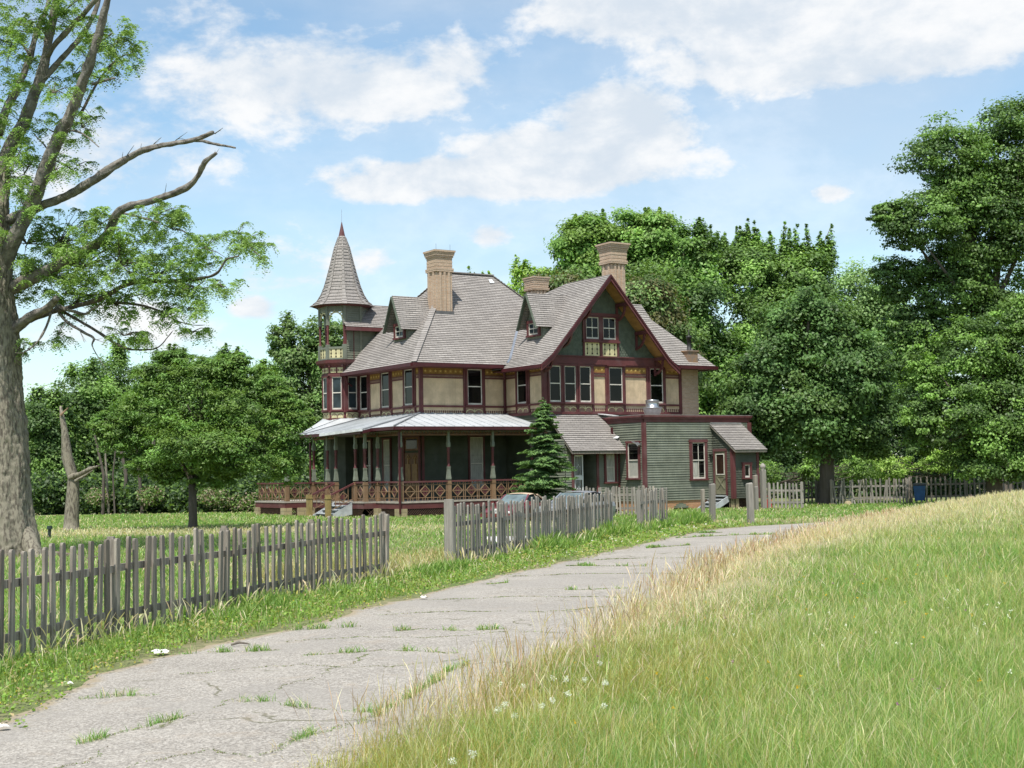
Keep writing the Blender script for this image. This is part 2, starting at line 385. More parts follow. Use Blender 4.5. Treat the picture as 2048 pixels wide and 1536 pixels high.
def window(pf, a0, a1, z0, z1, style='11', curtain=None, c=.085, parent=None, casing=BURG, d=0.0, glass=GLASS, name='window', pane_d=.036):
    f = MB()
    pf.box(f, a0-c, a0, z0, z1, d, d+.10); pf.box(f, a1, a1+c, z0, z1, d, d+.10)
    pf.box(f, a0-c-.02, a1+c+.02, z1, z1+c, d, d+.115); pf.box(f, a0-c-.03, a1+c+.03, z0-.07, z0, d, d+.14)
    if parent is None: w = f.build(name, casing, house); par = w
    else: w = f.build('window_frame', casing, parent); par = parent
    s = MB(); t = .042; zm = (z0+z1)/2+.02; e0, e1 = d+.04, d+.062
    pf.box(s, a0, a0+t, z0, z1, e0, e1); pf.box(s, a1-t, a1, z0, z1, e0, e1); pf.box(s, a0+t, a1-t, z1-t, z1, e0, e1); pf.box(s, a0+t, a1-t, z0, z0+.08, e0, e1)
    if style != '1': pf.box(s, a0+t, a1-t, zm-.022, zm+.022, e0, e1+.012)
    if style in ('22', '42'):
        am = (a0+a1)/2; pf.box(s, am-.014, am+.014, z0+.08, zm-.022, e0, e1-.004); pf.box(s, am-.014, am+.014, zm+.022, z1-t, e0, e1-.004)
    s.build('sash', SASH, par)
    p = MB(); pf.quad(p, a0, a1, z0, z1, d+pane_d); p.build('pane', glass, par)
    if curtain:
        q = MB()
        for (ca, cb, cz0, cz1) in curtain:
            n = max(4, int((cb-ca)/.05)); x = [ca+(cb-ca)*i/n for i in range(n+1)]
            for i in range(n):
                q.face([pf.p(x[i], cz0, d+.037+.003*(i % 2)), pf.p(x[i+1], cz0, d+.037+.003*((i+1) % 2)), pf.p(x[i+1], cz1, d+.037+.003*((i+1) % 2)), pf.p(x[i], cz1, d+.037+.003*(i % 2))])
        q.build('curtain', CURTAIN, par)
    return w

# ---- outline of the house body
LW = PF((0, 0), (0, 1), (-1, 0)); FA = PF((0, 0), (1, 0), (0, -1)); WS = PF((4.45, 0), (0, -1), (-1, 0)); WF = PF((4.45, -3.15), (1, 0), (0, -1))
RW = PF((12.25, -3.15), (0, 1), (1, 0)); BK = PF((12.25, 7), (-1, 0), (0, 1))
GRD = [(LW, 7.0), (FA, 4.45), (WS, 3.15), (WF, 7.8), (RW, 10.15), (BK, 12.25)]
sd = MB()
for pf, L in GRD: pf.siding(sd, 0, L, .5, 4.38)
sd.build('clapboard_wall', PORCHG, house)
fb = MB()
for pf, L in GRD: pf.box(fb, 0, L, -.2, .5, -.2, -.01)
fb.build('foundation', BRICK, house)
# upper storey
cw = MB(); tr = MB(); fr = MB(); stt = MB(); mv = MB(); sc = MB()
EDGE = [(LW, 7.0, [(.62, 1.40), (2.85, 3.62), (5.05, 5.80)]), (FA, 4.45, [(2.38, 3.15)]), (WS, 3.15, [(1.11, 1.87)]),
        (WF, 7.8, [(.27, .88), (1.08, 1.70), (1.92, 2.54), (3.57, 4.33), (5.95, 6.71)]), (RW, 10.15, []), (BK, 12.25, [])]
def star(pf, a, z, r, d):
    pts = [(a+(r if i % 2 == 0 else r*.42)*math.sin(i*math.pi/5), z+(r if i % 2 == 0 else r*.42)*math.cos(i*math.pi/5)) for i in range(10)]
    for i in range(10):
        p, q = pts[i], pts[(i+1) % 10]; stt.face([pf.p(a, z, d+.012), pf.p(*p, d), pf.p(*q, d)])
for pf, L, wins in EDGE:
    pf.quad(cw, 0, L, 4.38, 6.62, 0)
    pf.box(tr, 0, L, 4.34, 4.45, 0, .06); pf.box(tr, 0, L, 4.76, 4.845, 0, .07); pf.box(tr, 0, L, 6.52, 6.66, 0, .06)
    gaps = []; cur = 0
    for a, b in wins:
        gaps.append((cur, a-.10)); cur = b+.10
        for x0, x1 in ((a-.19, a-.088), (b+.088, b+.19)):
            if x0 > -.05: pf.box(tr, max(0, x0), x1, 4.45, 6.52, 0, .05)
        # carved apron below the window
        pf.quad(mv, a-.085, b+.085, 4.45, 4.76, .015)
        am = (a+b)/2; rr = (b-a)*.25
        for cx in (am-rr-.03, am+rr+.03):
            pr = None
            for i in range(9):
                th = math.pi*i/8; q = (cx+(rr+.03)*math.cos(th), 4.50+.17*math.sin(th))
                if pr: pf.bar(sc, *pr, *q, .035, .016, .034)
                pr = q
        pf.bar(sc, am, 4.50, am, 4.72, .035, .016, .034); sc.build('apron_moulding', PALEY, house); sc = MB(); pf.bar(mv, am-.06, 4.72, am+.06, 4.72, .05, .02, .036)
    gaps.append((cur, L))
    for a, b in gaps:
        a += .10; b -= .10
        if b-a < .08: continue
        pf.box(tr, a, b, 6.06, 6.115, 0, .045); pf.box(fr, a, b, 6.20, 6.52, 0, .02); pf.box(tr, a, b, 6.20, 6.24, .02, .045)
        pf.quad(mv, a, b, 6.115, 6.20, .016)
        n = max(1, round((b-a)/.26))
        for i in range(n): star(pf, a+(b-a)*(i+.5)/n, 6.38, .085, .024)
        n = max(2, int((b-a)/.115))
        for i in range(n+1):
            x = a+.03+(b-a-.06)*i/n; pf.bar(tr, x, 4.45, x, 4.62, .028, .0, .02); pf.bar(tr, x-.035, 4.585, x+.035, 4.585, .03, .0, .021)
        pf.box(tr, a, b, 4.45, 4.485, .0, .022)
    for x in (0, L):
        pf.box(tr, x-.09 if x else -.05, x+.05 if x else .09, 4.40, 6.52, 0, .065)
cw.build('cream_wall_panel', CREAM, house); tr.build('timber_trim', BURG, house); fr.build('star_frieze', OCHRE, house)
stt.build('frieze_stars', GOLD, house); mv.build('apron_panel', MAUVE, house)
for pf, L, wins in EDGE:
    for i, (a, b) in enumerate(wins):
        cur = [(a+.04, b-.04, 4.95, 5.25)] if (pf is WF and i == 9) else None
        window(pf, a, b, 4.88, 6.50, curtain=cur)
# ground-floor trim under the wing
t2 = MB()
for pf, x in ((WF, 0), (WF, 7.8), (FA, 0), (LW, 7.0)):
    t2 = MB(); pf.box(t2, x-.07 if x else 0, x if x else .12, .5, 4.34, 0, .04); t2.build('corner_board', BURG, house)
# ground-floor openings seen through the porch
window(FA, 2.46, 3.15, 1.0, 3.42, curtain=[(2.48, 3.13, 1.0, 3.42)], casing=BURG)
window(LW, 2.85, 3.50, 1.0, 3.4, curtain=[(2.87, 3.48, 1.0, 3.4)]); window(LW, 4.75, 5.45, 1.0, 3.4, curtain=[(4.77, 5.1, 1.0, 3.4)])
dr = MB(); LW.box(dr, .18, 1.50, .66, 2.75, 0, .05); LW.box(dr, .18, 1.50, 2.85, 3.45, 0, .04)
dr = dr.build('front_door', DOORW, house)
q = MB()
for a in (.30, .92):
    LW.box(q, a, a+.46, .85, 1.35, .05, .075); LW.box(q, a, a+.46, 1.45, 2.25, .05, .075); LW.bar(q, a+.23, 2.25, a+.23, 2.55, .12, .05, .08)
    LW.bar(q, a+.05, 2.5, a+.23, 2.66, .05, .05, .08); LW.bar(q, a+.41, 2.5, a+.23, 2.66, .05, .05, .08)
q.build('door_panel', DOORL, dr)
q = MB(); LW.quad(q, .34, 1.34, 2.93, 3.36, .045); q.build('transom_pane', GLASS, dr)
q = MB(); LW.box(q, .05, .18, .66, 3.5, 0, .08); LW.box(q, 1.5, 1.63, .66, 3.5, 0, .08); LW.box(q, .05, 1.63, 3.45, 3.56, 0, .09); q.build('door_frame', BURG, dr)

# ---- main roof
EZ = 6.66
rf = MB(); R1, R2 = (3.5, 3.5, 11.42), (6.1, 3.5, 11.42)
a, b, c, d = (-.85, -.9, EZ), (10.5, -.9, EZ), (10.5, 7.9, EZ), (-.85, 7.9, EZ)
rf.shingle([a, b, R2, R1]); rf.shingle([d, a, R1]); rf.shingle([b, c, R2]); rf.shingle([c, d, R1, R2])
roof = rf.build('main_roof', SHINGLE, house)
hc = MB()
for p, r in ((a, R1), (b, R2), (d, R1)):
    P_, Q_ = Vector(p), Vector(r); n = 42
    for i in range(n):
        s0, s1 = P_.lerp(Q_, i/n), P_.lerp(Q_, (i+1.25)/n)
        hc.bar(s0+Vector((0, 0, .045)), s1+Vector((0, 0, .012)), .26, .02)
hc.bar(Vector(R1)+Vector((0, 0, .03)), Vector(R2)+Vector((0, 0, .03)), .24, .05)
hc.build('hip_cap', CAPS, roof)
pt = MB(); P0 = Vector((5.62, 3.02, 10.93)); pt.face([P0+Vector(v) for v in ((0, 0, .06), (.3, .06, .09), (.24, .22, .3), (.02, .18, .27))]); pt.build('patch', TINW, roof)

# ---- wing roof with the big front gable
WC = 7.6; prof = [(0, 10.62), (3.25, 6.95), (3.88, 6.46)]; WFW = -4.05
wr = MB()
for sgn in (-1, 1):
    (x0, z0), (x1, z1), (x2, z2) = [(WC+sgn*k, z) for k, z in prof]
    back = 2.2 if sgn < 0 else 3.2
    pk = (WC+sgn*.6, back, 10.62-.6*(10.62-6.95)/3.25)
    wr.shingle([(x1, WFW, z1), (x0, WFW, z0), (x0, -.6, z0), pk, (x1, back, z1)])
    wr.shingle([(x2, WFW, z2), (x1, WFW, z1), (x1, back, z1), (x2, back, z2)])
zb = 10.62-.6*(10.62-6.95)/3.25
wr.shingle([(WC, -.6, 10.62), (WC-.6, 2.2, zb), (WC+.6, 3.2, zb)])
wing = wr.build('wing_roof', SHINGLE, house)
vl = MB()
def zf(w): return EZ+(w+.9)*(11.42-EZ)/4.4
def zl(u): return 6.95+(u-4.35)*(10.62-6.95)/3.25
pv = []
for i in range(14):
    w = -.85+i*.23; z = zf(w); u = 4.35+(z-6.95)*3.25/(10.62-6.95) if z > 6.95 else 3.72+(z-6.46)*.63/.49
    pv.append(Vector((u, w, z+.055)))
for p, r in zip(pv, pv[1:]): vl.bar(p, r, .13, .02)
vl.build('valley_flashing', METAL, roof)
so_ = MB(); bb = MB(); cr = MB()
for sgn in (-1, 1):
    for (k0, z0), (k1, z1) in zip(prof, prof[1:]):
        A0, A1 = (WC+sgn*k0, z0-.09), (WC+sgn*k1, z1-.09)
        so_.face([(A0[0], WFW+.03, A0[1]), (A1[0], WFW+.03, A1[1]), (A1[0], -3.13, A1[1]), (A0[0], -3.13, A0[1])])
        for (w0, w1, dz0, dz1, tgt) in ((WFW-.04, WFW+.03, -.27, -.015, bb), (WFW-.075, WFW-.04, -.12, .0, cr)):
            v = [(A0[0], w0, z0+dz0), (A1[0], w0, z1+dz0), (A1[0], w1, z1+dz0), (A0[0], w1, z0+dz0), (A0[0], w0, z0+dz1), (A1[0], w0, z1+dz1), (A1[0], w1, z1+dz1), (A0[0], w1, z0+dz1)]
            tgt.hexa(v)
so_.build('gable_soffit', SOFFIT, wing); bb.build('bargeboard', BURG, wing); cr.build('bargeboard_moulding', BURGD, wing)
for sgn in (-1, 1):
    for k, z in ((.95, 9.27), (2.05, 8.02), (3.1, 6.85)):
        q = MB(); x = WC+sgn*k
        q.box(x-.07, WFW+.05, z, x+.07, -3.15, z+.15)
        pr = None
        for i in range(6):
            th = i/5*math.pi/2; p = Vector((x, -3.15-.05-.62*math.sin(th), z-.62+.62*(1-math.cos(th))))
            if pr is not None: q.bar(pr, p, .09, .09)
            pr = p
        q.bar((x, -3.2, z-.7), (x, -3.2, z), .1, .1)
        q.build('gable_bracket', BURG, house)
# gable wall in fish-scale shingles
gw = MB()
def half(z): return (10.55-z)*3.25/(10.62-6.95)
z = 6.93; row = 0
while z < 10.3:
    h = half(z+.05); n = max(1, int(2*h/.15)); off = (row % 2)*.075
    for i in range(-n//2-1, n//2+2):
        xa = WC+i*.15+off; xb = xa+.14
        if xa < WC-h or xb > WC+h: continue
        gw.face([WF.p(xa-4.45, z+.05, .03), WF.p(xa+.045-4.45, z, .034), WF.p(xb-.045-4.45, z, .034), WF.p(xb-4.45, z+.05, .03), WF.p(xb-4.45, z+.17, .008), WF.p(xa-4.45, z+.17, .008)])
    z += .115; row += 1
gw.face([WF.p(WC-3.3-4.45, 6.9, 0), WF.p(WC+3.3-4.45, 6.9, 0), WF.p(WC-4.45, 10.6, 0)])
gw.build('gable_wall', GREEND, house)
gt = MB(); WF.box(gt, -.1, 6.75, 6.60, 6.93, .0, .10); WF.box(gt, -.1, 6.75, 6.93, 6.98, 0, .14)
a0 = 6.60-4.45; a1 = 8.62-4.45; WF.box(gt, a0, a0+.09, 6.98, 8.90, 0, .09); WF.box(gt, a1-.09, a1, 6.98, 8.90, 0, .09); WF.box(gt, (a0+a1)/2-.07, (a0+a1)/2+.07, 6.98, 8.86, 0, .088)
WF.box(gt, a0-.05, a1+.05, 8.82, 8.95, 0, .12); WF.box(gt, a0-.03, a1+.03, 7.60, 7.70, 0, .15)
WF.box(gt, 3.45, 4.45, 6.55, 6.60, .06, .2)
gt.build('gable_trim', BURG, house)
window(WF, a0+.17, (a0+a1)/2-.12, 7.76, 8.76, '22', c=.05); window(WF, (a0+a1)/2+.12, a1-.17, 7.76, 8.76, '22', c=.05)
gp = MB(); hole = MB()
for x0, x1 in ((a0+.10, (a0+a1)/2-.08), ((a0+a1)/2+.08, a1-.10)):
    WF.box(gp, x0, x1, 7.0, 7.60, 0, .05)
    for i in range(3):
        x = x0+(x1-x0)*(i+.5)/3; WF.box(hole, x-.012, x+.012, 7.12, 7.50, .05, .056)
        for zz in (7.1, 7.31, 7.52): WF.bar(hole, x-.035, zz, x+.035, zz, .07, .05, .057)
gp.build('gable_panel', PALEY, house); hole.build('panel_cutout', DARKIN, house)

# ---- right-hand hip roof beyond the gable
rr = MB(); e0 = (13.75, -4.0, 6.62); k1 = (11.62, -1.87, 8.96); k2 = (11.3, -1.55, 9.7)
rr.shingle([(11.45, -4.0, 6.62), e0, k1, (9.0, -1.87, 8.96)]); rr.shingle([(9.0, -1.87, 8.96), k1, k2, (9.0, -1.55, 9.7)])
rr.shingle([e0, (13.75, 7.9, 6.62), (11.62, 5.8, 8.96), k1]); rr.shingle([k1, (11.62, 5.8, 8.96), (11.3, 5.5, 9.7), k2])
rr.shingle([(9.0, -1.55, 9.7), k2, (11.3, 5.5, 9.7), (9.0, 5.5, 9.7)])
rr.build('side_roof', SHINGLE, house)
gu = MB()
def gutter(p, q, w=.16, h=.15):
    gu.bar((p[0], p[1], p[2]-h*.55), (q[0], q[1], q[2]-h*.55), w, h)
gutter((-.90, -.95, EZ), (3.75, -.95, EZ)); gutter((-.90, -.85, EZ), (-.90, 6.1, EZ)); gutter((3.72, -.95, 6.48), (3.72, -4.05, 6.48)); gutter((11.5, -4.05, 6.62), (13.8, -4.05, 6.62)); gutter((13.8, -3.95, 6.62), (13.8, 7.9, 6.62))
gu.build('eaves_gutter', BURGD, house)
ef = MB()
ef.box(-.8, -.85, 6.53, 3.72, 0, 6.56); ef.box(-.8, 0, 6.532, 0, 6.0, 6.562); ef.box(3.75, -3.9, 6.36, 4.45, -.02, 6.39); ef.box(11.3, -3.95, 6.5, 13.7, -3.15, 6.53); ef.box(12.25, -3.15, 6.502, 13.7, 7.8, 6.532)
ef.build('eaves_soffit', BURG, house)
# downspouts
def spout(pts, mtl=BURGD, r=.042):
    q = MB(); q.tube(pts, [r]*len(pts), 8); q.build('downspout', mtl, house)
spout([(3.72, -.95, 6.5), (3.9, -.8, 6.25), (4.32, -.12, 5.98), (4.34, -.1, 4.42)]); spout([(-.85, 5.8, 6.5), (-.7, 5.9, 6.2), (-.12, 6.25, 5.95), (-.1, 6.27, 4.5)])

# ---- chimneys
def chimney(cu, cw_, hw, hd, z0, z1, capz, flare, name='chimney', slim=False):
    q = MB(); q.box(cu-hw, cw_-hd, z0, cu+hw, cw_+hd, capz)
    for x in (-.55, .0, .55):
        q.box(cu+hw*x-hw*.13, cw_-hd-.05, z0+.1, cu+hw*x+hw*.13, cw_-hd, capz-.02)
    for x in (-.5, .5): q.box(cu-hw-.05, cw_+hd*x-hd*.16, z0+.1, cu-hw, cw_+hd*x+hd*.16, capz-.02)
    ch = q.build(name, BRICK, house)
    q = MB(); n = 12; H = z1-capz
    for i in range(n):
        f = i/(n-1)
        if f < .12: e = .10
        elif f < .62: e = .055+(f-.12)*.05
        else: e = .08+(f-.62)/.38*flare
        if slim: e = .06 if i < 2 else (.012 if i < 8 else .03+(i-7)/4*flare)
        e += .008*(i % 2); za = capz+H*i/n; q.box(cu-hw-e, cw_-hd-e, za, cu+hw+e, cw_+hd+e, za+H/n)
    q.build('chimney_cap', BRICK, ch)
    q = MB(); q.box(cu-hw*.55, cw_-hd*.55, z1, cu+hw*.55, cw_+hd*.55, z1+.03); q.build('flue', DARKM, ch)
    return ch
c1 = chimney(2.12, 1.85, .42, .42, 8.3, 12.12, 11.12, .10, slim=True)
q = MB(); q.box(1.64, 1.37, 8.6, 2.60, 2.4, 9.28); q.build('chimney_flashing', FLASH, c1)
q = MB()
for x, y in ((1.75, 1.5), (2.5, 1.5)): q.bar((x, y, 12.1), (x, y, 12.42), .008, .008)
q.build('lightning_rod', DARKM, c1)
chimney(8.33, 3.0, .36, .36, 9.4, 11.40, 10.75, .06)
chimney(11.42, .75, .41, .41, 8.6, 12.98, 11.95, .13)
q = MB(); q.box(12.25, -3.16, -.1, 13.36, -1.9, 6.52); cb = q.build('chimney', BRICK, house)
q = MB(); q.box(12.22, -3.86, 6.6, 12.78, -3.3, 7.30); q.box(12.17, -3.91, 7.30, 12.83, -3.25, 7.36); q.build('chimney_cap', mat('rusty_flue_box', (.22, .17, .14), .7, col2=(.30, .18, .10), scale=4), cb)
q = MB(); q.lathe(12.5, -3.58, [(.10, 7.38), (.10, 7.95), (.13, 7.95), (.13, 8.06), (.02, 8.08), (.015, 8.35)], 12); q.build('flue_pipe', DARKM, cb, True)

# ---- dormers
def dormer(u0, wc, hw, z0, zt, zp, ulen, win):
    q = MB(); FR = PF((u0, wc-hw), (0, 1), (-1, 0))
    q.face([(u0, wc-hw, z0), (u0, wc+hw, z0), (u0, wc+hw, zt), (u0, wc, zp-.12), (u0, wc-hw, zt)])
    for sg in (-1, 1):
        sf = PF((u0, wc+sg*hw), (1, 0), (0, sg)); sf.siding(q, 0, ulen*.62, z0, zt)
    dm = q.build('dormer', GREEN, house)
    q = MB()
    e = hw+.16
    zs = zt-(zp-zt)*(.16/hw)*.9
    for sg in (-1, 1):
        q.shingle([(u0-.42, wc+sg*e, zs), (u0+ulen*.75, wc+sg*e, zs), (u0+ulen, wc, zp), (u0-.42, wc, zp)], .11)
    q.build('dormer_roof', SHINGLE, dm)
    q = MB()
    for sg in (-1, 1): q.bar((u0-.42, wc+sg*e, zs-.06), (u0-.42, wc, zp-.06), .05, .15, up=(1, 0, 0))
    q.build('bargeboard', GREEND, dm)
    q = MB(); q.face([(u0-.02, wc-.25, zt+.16), (u0-.02, wc+.25, zt+.16), (u0-.02, wc, zp-.5)]); q.build('gable_ornament', BURG, dm)
    q = MB(); q.face([(u0-.03, wc-.1, zt+.2), (u0-.03, wc+.1, zt+.2), (u0-.03, wc, zt+.55)]); q.build('gable_ornament', GOLD, dm)
    a, b = win; window(FR, a, b, z0+.16, zt-.06, '22', parent=dm, c=.13, glass=GLASSB)
    return dm
dormer(.28, 2.32, .66, 7.9, 8.66, 9.98, 2.9, (.28, 1.04))
dormer(5.1, -1.55, .62, 7.85, 8.62, 9.92, 2.2, (.24, 1.0))

# ---- corner turret
TU, TW = -.345, 7.03
def octa(r, z, off=22.5): return [(TU+r*math.cos(R_(off+45*k)), TW+r*math.sin(R_(off+45*k)), z) for k in range(8)]
def ring(mb, r0, z0, r1, z1, m=0, ks=range(8), cap=True):
    A, B = octa(r0, z0), octa(r1, z1)
    for k in ks: mb.face([A[k], A[(k+1) % 8], B[(k+1) % 8], B[k]], m)
    if cap: mb.face(B, m); mb.face(A, m)
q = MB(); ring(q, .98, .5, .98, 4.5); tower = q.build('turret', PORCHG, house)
q = MB(); ring(q, .98, 4.5, .98, 6.62); ring(q, 1.04, 4.80, 1.04, 4.88); ring(q, 1.04, 4.44, 1.04, 4.52); ring(q, 1.06, 6.56, 1.06, 6.66); ring(q, 1.0, 6.66, 1.05, 7.0)
ring(q, 1.05, 7.0, 1.30, 7.16); ring(q, 1.30, 7.16, 1.33, 7.30); q.build('turret_oriel', BURG, tower)
q = MB(); ring(q, 1.18, 7.30, 1.18, 7.33); q.build('balcony_floor', DARKM, tower)
def facet(k, r):
    A = octa(r, 0); p, s_ = Vector(A[k]), Vector(A[(k+1) % 8]); d = (s_-p); L = d.length; d = d.normalized(); n = Vector((d.y, -d.x, 0))
    return PF((p.x, p.y), (d.x, d.y), (n.x, n.y)), L
for k in (3, 4, 5):
    pf, L = facet(k, .98)
    window(pf, L*.18, L*.82, 4.93, 6.50, parent=tower, c=.05, casing=BURG, glass=GLASSB)
    q = MB(); pf.box(q, .06, L-.06, 4.53, 4.79, 0, .03); pf.box(q, .06, L/2-.04, 6.70, 6.94, .03, .075); pf.box(q, L/2+.04, L-.06, 6.70, 6.94, .03, .075); q.build('turret_panel', PALEY, tower)
    q = MB()
    for cx in (L*.3, L*.7):
        pr = None
        for i in range(9):
            th = math.pi*i/8; c = (cx+L*.2*math.cos(th), 4.56+.17*math.sin(th))
            if pr: pf.bar(q, *pr, *c, .03, .03, .045)
            pr = c
    for x in (.12, .30, L-.30, L-.12):
        if x < L: pf.bar(q, x-.05, 6.82, x+.05, 6.82, .1, .075, .085)
    q.build('turret_moulding', MAUVE, tower)
    q = MB()
    for x in (0.05, L-.05): pf.bar(q, x, 6.98, x, 7.14, .08, .03, .22)
    q.build('turret_bracket', BURG, tower)
OPEN = (2, 3, 4, 6, 7, 0)
for k in (2, 3, 4):
    pf, L = facet(k, 1.12)
    q = MB(); pf.box(q, .09, L-.09, 7.40, 7.84, -.03, .0); b = q.build('balcony_panel', PALEY, tower)
    q = MB()
    for i in range(3):
        x = L*(i+.5)/3.0*.86+L*.07; pf.box(q, x-.012, x+.012, 7.46, 7.78, .0, .006)
        for zz in (7.46, 7.62, 7.78): pf.bar(q, x-.034, zz, x+.034, zz, .068, 0, .007)
    q.build('panel_cutout', DARKIN, tower)
    q = MB(); pf.box(q, 0, L, 7.84, 7.94, -.07, .03); pf.box(q, 0, L, 7.33, 7.40, -.05, .01)
    # arch with pierced spandrels
    pf.box(q, .0, L, 9.62, 9.92, -.06, .0); q.build('balcony_rail', SAGE, tower)
    q = MB(); pr = None
    for i in range(11):
        th = math.pi*i/10; c = (L/2+(L/2-.10)*math.cos(th), 9.26+.34*math.sin(th))
        if pr: pf.bar(q, *pr, *c, .06, -.045, .0)
        pr = c
    for sg in (-1, 1): pf.bar(q, L/2+sg*(L/2-.08), 9.62, L/2+sg*(L/2-.26), 9.5, .05, -.04, .0); pf.bar(q, L/2+sg*.12, 9.6, L/2+sg*.06, 9.7, .05, -.04, .0)
    q.build('balcony_arch', PALEY if k != 2 else SAGE, tower)
V = octa(1.09, 0)
for k in (2, 3, 4, 5):
    x, y = V[k][0], V[k][1]; q = MB(); q.box(x-.085, y-.085, 7.33, x+.085, y+.085, 8.05); q.build('balcony_post', SAGE, tower); q = MB(); q.box(x-.075, y-.075, 8.98, x+.075, y+.075, 9.9); q.build('balcony_post', SAGE, tower)
    q = MB(); q.lathe(x, y, [(.07, 8.05), (.075, 8.1), (.05, 8.16), (.055, 8.7), (.07, 8.8), (.05, 8.86), (.075, 8.93), (.07, 8.98)], 10); q.build('balcony_column', BURG, tower, True)
q = MB(); w6 = PF((-.77, 6.0), (1, 0), (0, -1)); w6.siding(q, .08, .85, 6.6, 9.95); dg = PF((.08, 6.0), (.7071, .7071), (.7071, -.7071)); dg.siding(q, -.03, 2.1, 7.5, 9.95)
w6.siding(q, .85, 3.4, 6.6, 8.92); q.face([(-.69, 6.02, 6.6), (.6, 7.4, 6.6), (.6, 7.4, 9.9), (-.69, 6.02, 9.9)])
q.build('turret_clapboard', GREEN, tower)
q = MB(); w6.box(q, .81, .90, 7.3, 9.9, -.06, .05); q.build('turret_clapboard_edge', GREEN, tower)
q = MB(); w6.box(q, -.04, .09, 7.2, 9.9, -.05, .05); w6.box(q, .46, .50, 7.3, 8.8, .02, .04); q.build('turret_corner_board', BURG, tower)
q = MB(); ring(q, 1.16, 9.90, 1.45, 9.98); q.build('spire_soffit', BURG, tower)
q = MB(); pr = [(1.55, 9.95), (1.22, 10.22), (1.02, 10.55), (.86, 10.95), (.70, 11.5), (.54, 12.1), (.36, 12.85), (.15, 13.42)]
for (r0, z0), (r1, z1) in zip(pr, pr[1:]):
    A, B = octa(r0, z0), octa(r1, z1)
    for k in range(8): q.shingle([A[k], A[(k+1) % 8], B[(k+1) % 8], B[k]], .17, .03)
spire = q.build('spire', SHINGLE, tower)
q = MB(); ring(q, .17, 13.38, .015, 14.12); q.tube([(TU, TW, 14.0), (TU, TW, 14.75)], [.006, .004], 6); q.build('spire_finial', BURG, tower)
q = MB()
for (r0, z0), (r1, z1) in zip(pr, pr[1:]):
    A, B = octa(r0+.03, z0), octa(r1+.03, z1)
    for k in range(8):
        p, s_ = Vector(A[k]), Vector(B[k]); n = max(1, int((s_-p).length/.17))
        for i in range(n): q.bar(p.lerp(s_, i/n), p.lerp(s_, (i+1)/n)-Vector((0, 0, .02)), .15*max(.4, r0), .025)
q.build('spire_hip', CAPS, tower)
# low roof joining turret and main roof
q = MB(); q.shingle([(-.86, 5.66, 8.86), (3.2, 5.66, 8.86), (3.29, 6.01, 9.175), (-.86, 6.01, 9.175)]); q.shingle([(.07, 6.0, 9.166), (3.285, 6.0, 9.166), (3.6, 7.05, 10.118), (1.1, 7.05, 10.118)]); q.shingle([(3.6, 7.05, 10.12), (1.1, 7.05, 10.12), (2.2, 8.5, 8.86), (3.2, 8.5, 8.86)]); q.build('link_roof', SHINGLE, house)
q = MB(); q.box(-.86, 5.62, 8.68, 3.0, 5.67, 8.85); q.box(-.8, 5.67, 8.7, 3.0, 6.0, 8.73); q.build('link_fascia', BURG, house)
# ================================================================== wraparound porch
FLZ = .66
q = MB()
deck = [(-2.5, -2.5), (4.45, -2.5), (4.45, 0), (0, 0), (0, 6.0), (-1.3, 8.4), (-4.4, 8.4), (-4.4, 4.85), (-3.1, 4.85), (-3.1, -.38), (-2.5, -.38)]
def slab(poly, z0, z1, mb):
    n = len(poly)
    for i in range(n):
        a, b = poly[i], poly[(i+1) % n]; mb.face([(*a, z0), (*b, z0), (*b, z1), (*a, z1)])
    mb.face([(*p, z1) for p in poly]); mb.face([(*p, z0) for p in poly][::-1])
slab(deck, .59, FLZ, q); q.build('porch_floor', DECK, house)
q = MB()
edge = [(4.45, -2.44), (-2.44, -2.44), (-2.44, -.34), (-3.04, -.34), (-3.04, 4.90), (-4.34, 4.90), (-4.34, 8.35)]
for a, b in zip(edge, edge[1:]): q.bar((*a, .47), (*b, .47), .07, .24)
q.build('porch_skirt', BURG, house)
lt = MB()
for a, b in zip(edge, edge[1:]):
    A, B = Vector((*a, 0)), Vector((*b, 0)); L = (B-A).length; d = (B-A).normalized(); n = Vector((-d.y, d.x, 0)); pf = PF((A.x, A.y), (d.x, d.y), (n.x, n.y))
    k = int(L/.11)
    for i in range(-4, k+1):
        x = i*.11
        for s_ in (1, -1):
            x0, x1 = (x, x+.42) if s_ > 0 else (x+.42, x); z0, z1 = -.06, .36
            if min(x0, x1) < 0 or max(x0, x1) > L: continue
            pf.bar(lt, x0, z0, x1, z1, .022, -.02 if s_ > 0 else 0, 0 if s_ > 0 else .02)
lt.build('porch_lattice', LATT, house)
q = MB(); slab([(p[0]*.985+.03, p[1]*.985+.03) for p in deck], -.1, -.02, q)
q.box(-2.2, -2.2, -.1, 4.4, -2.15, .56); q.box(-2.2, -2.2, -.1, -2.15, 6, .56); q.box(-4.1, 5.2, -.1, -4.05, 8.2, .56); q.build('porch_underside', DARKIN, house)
for x, y in ((-2.35, -2.36), (-.1, -2.36), (2.1, -2.36), (4.1, -2.36), (-2.42, -.6), (-2.97, 3.0), (-2.97, 4.8), (-4.28, 5.0), (-4.28, 8.0), (-3.6, 4.86)):
    q = MB(); q.box(x-.2, y-.2, -.12, x+.2, y+.2, .36); q.build('porch_pier', STONE, house)

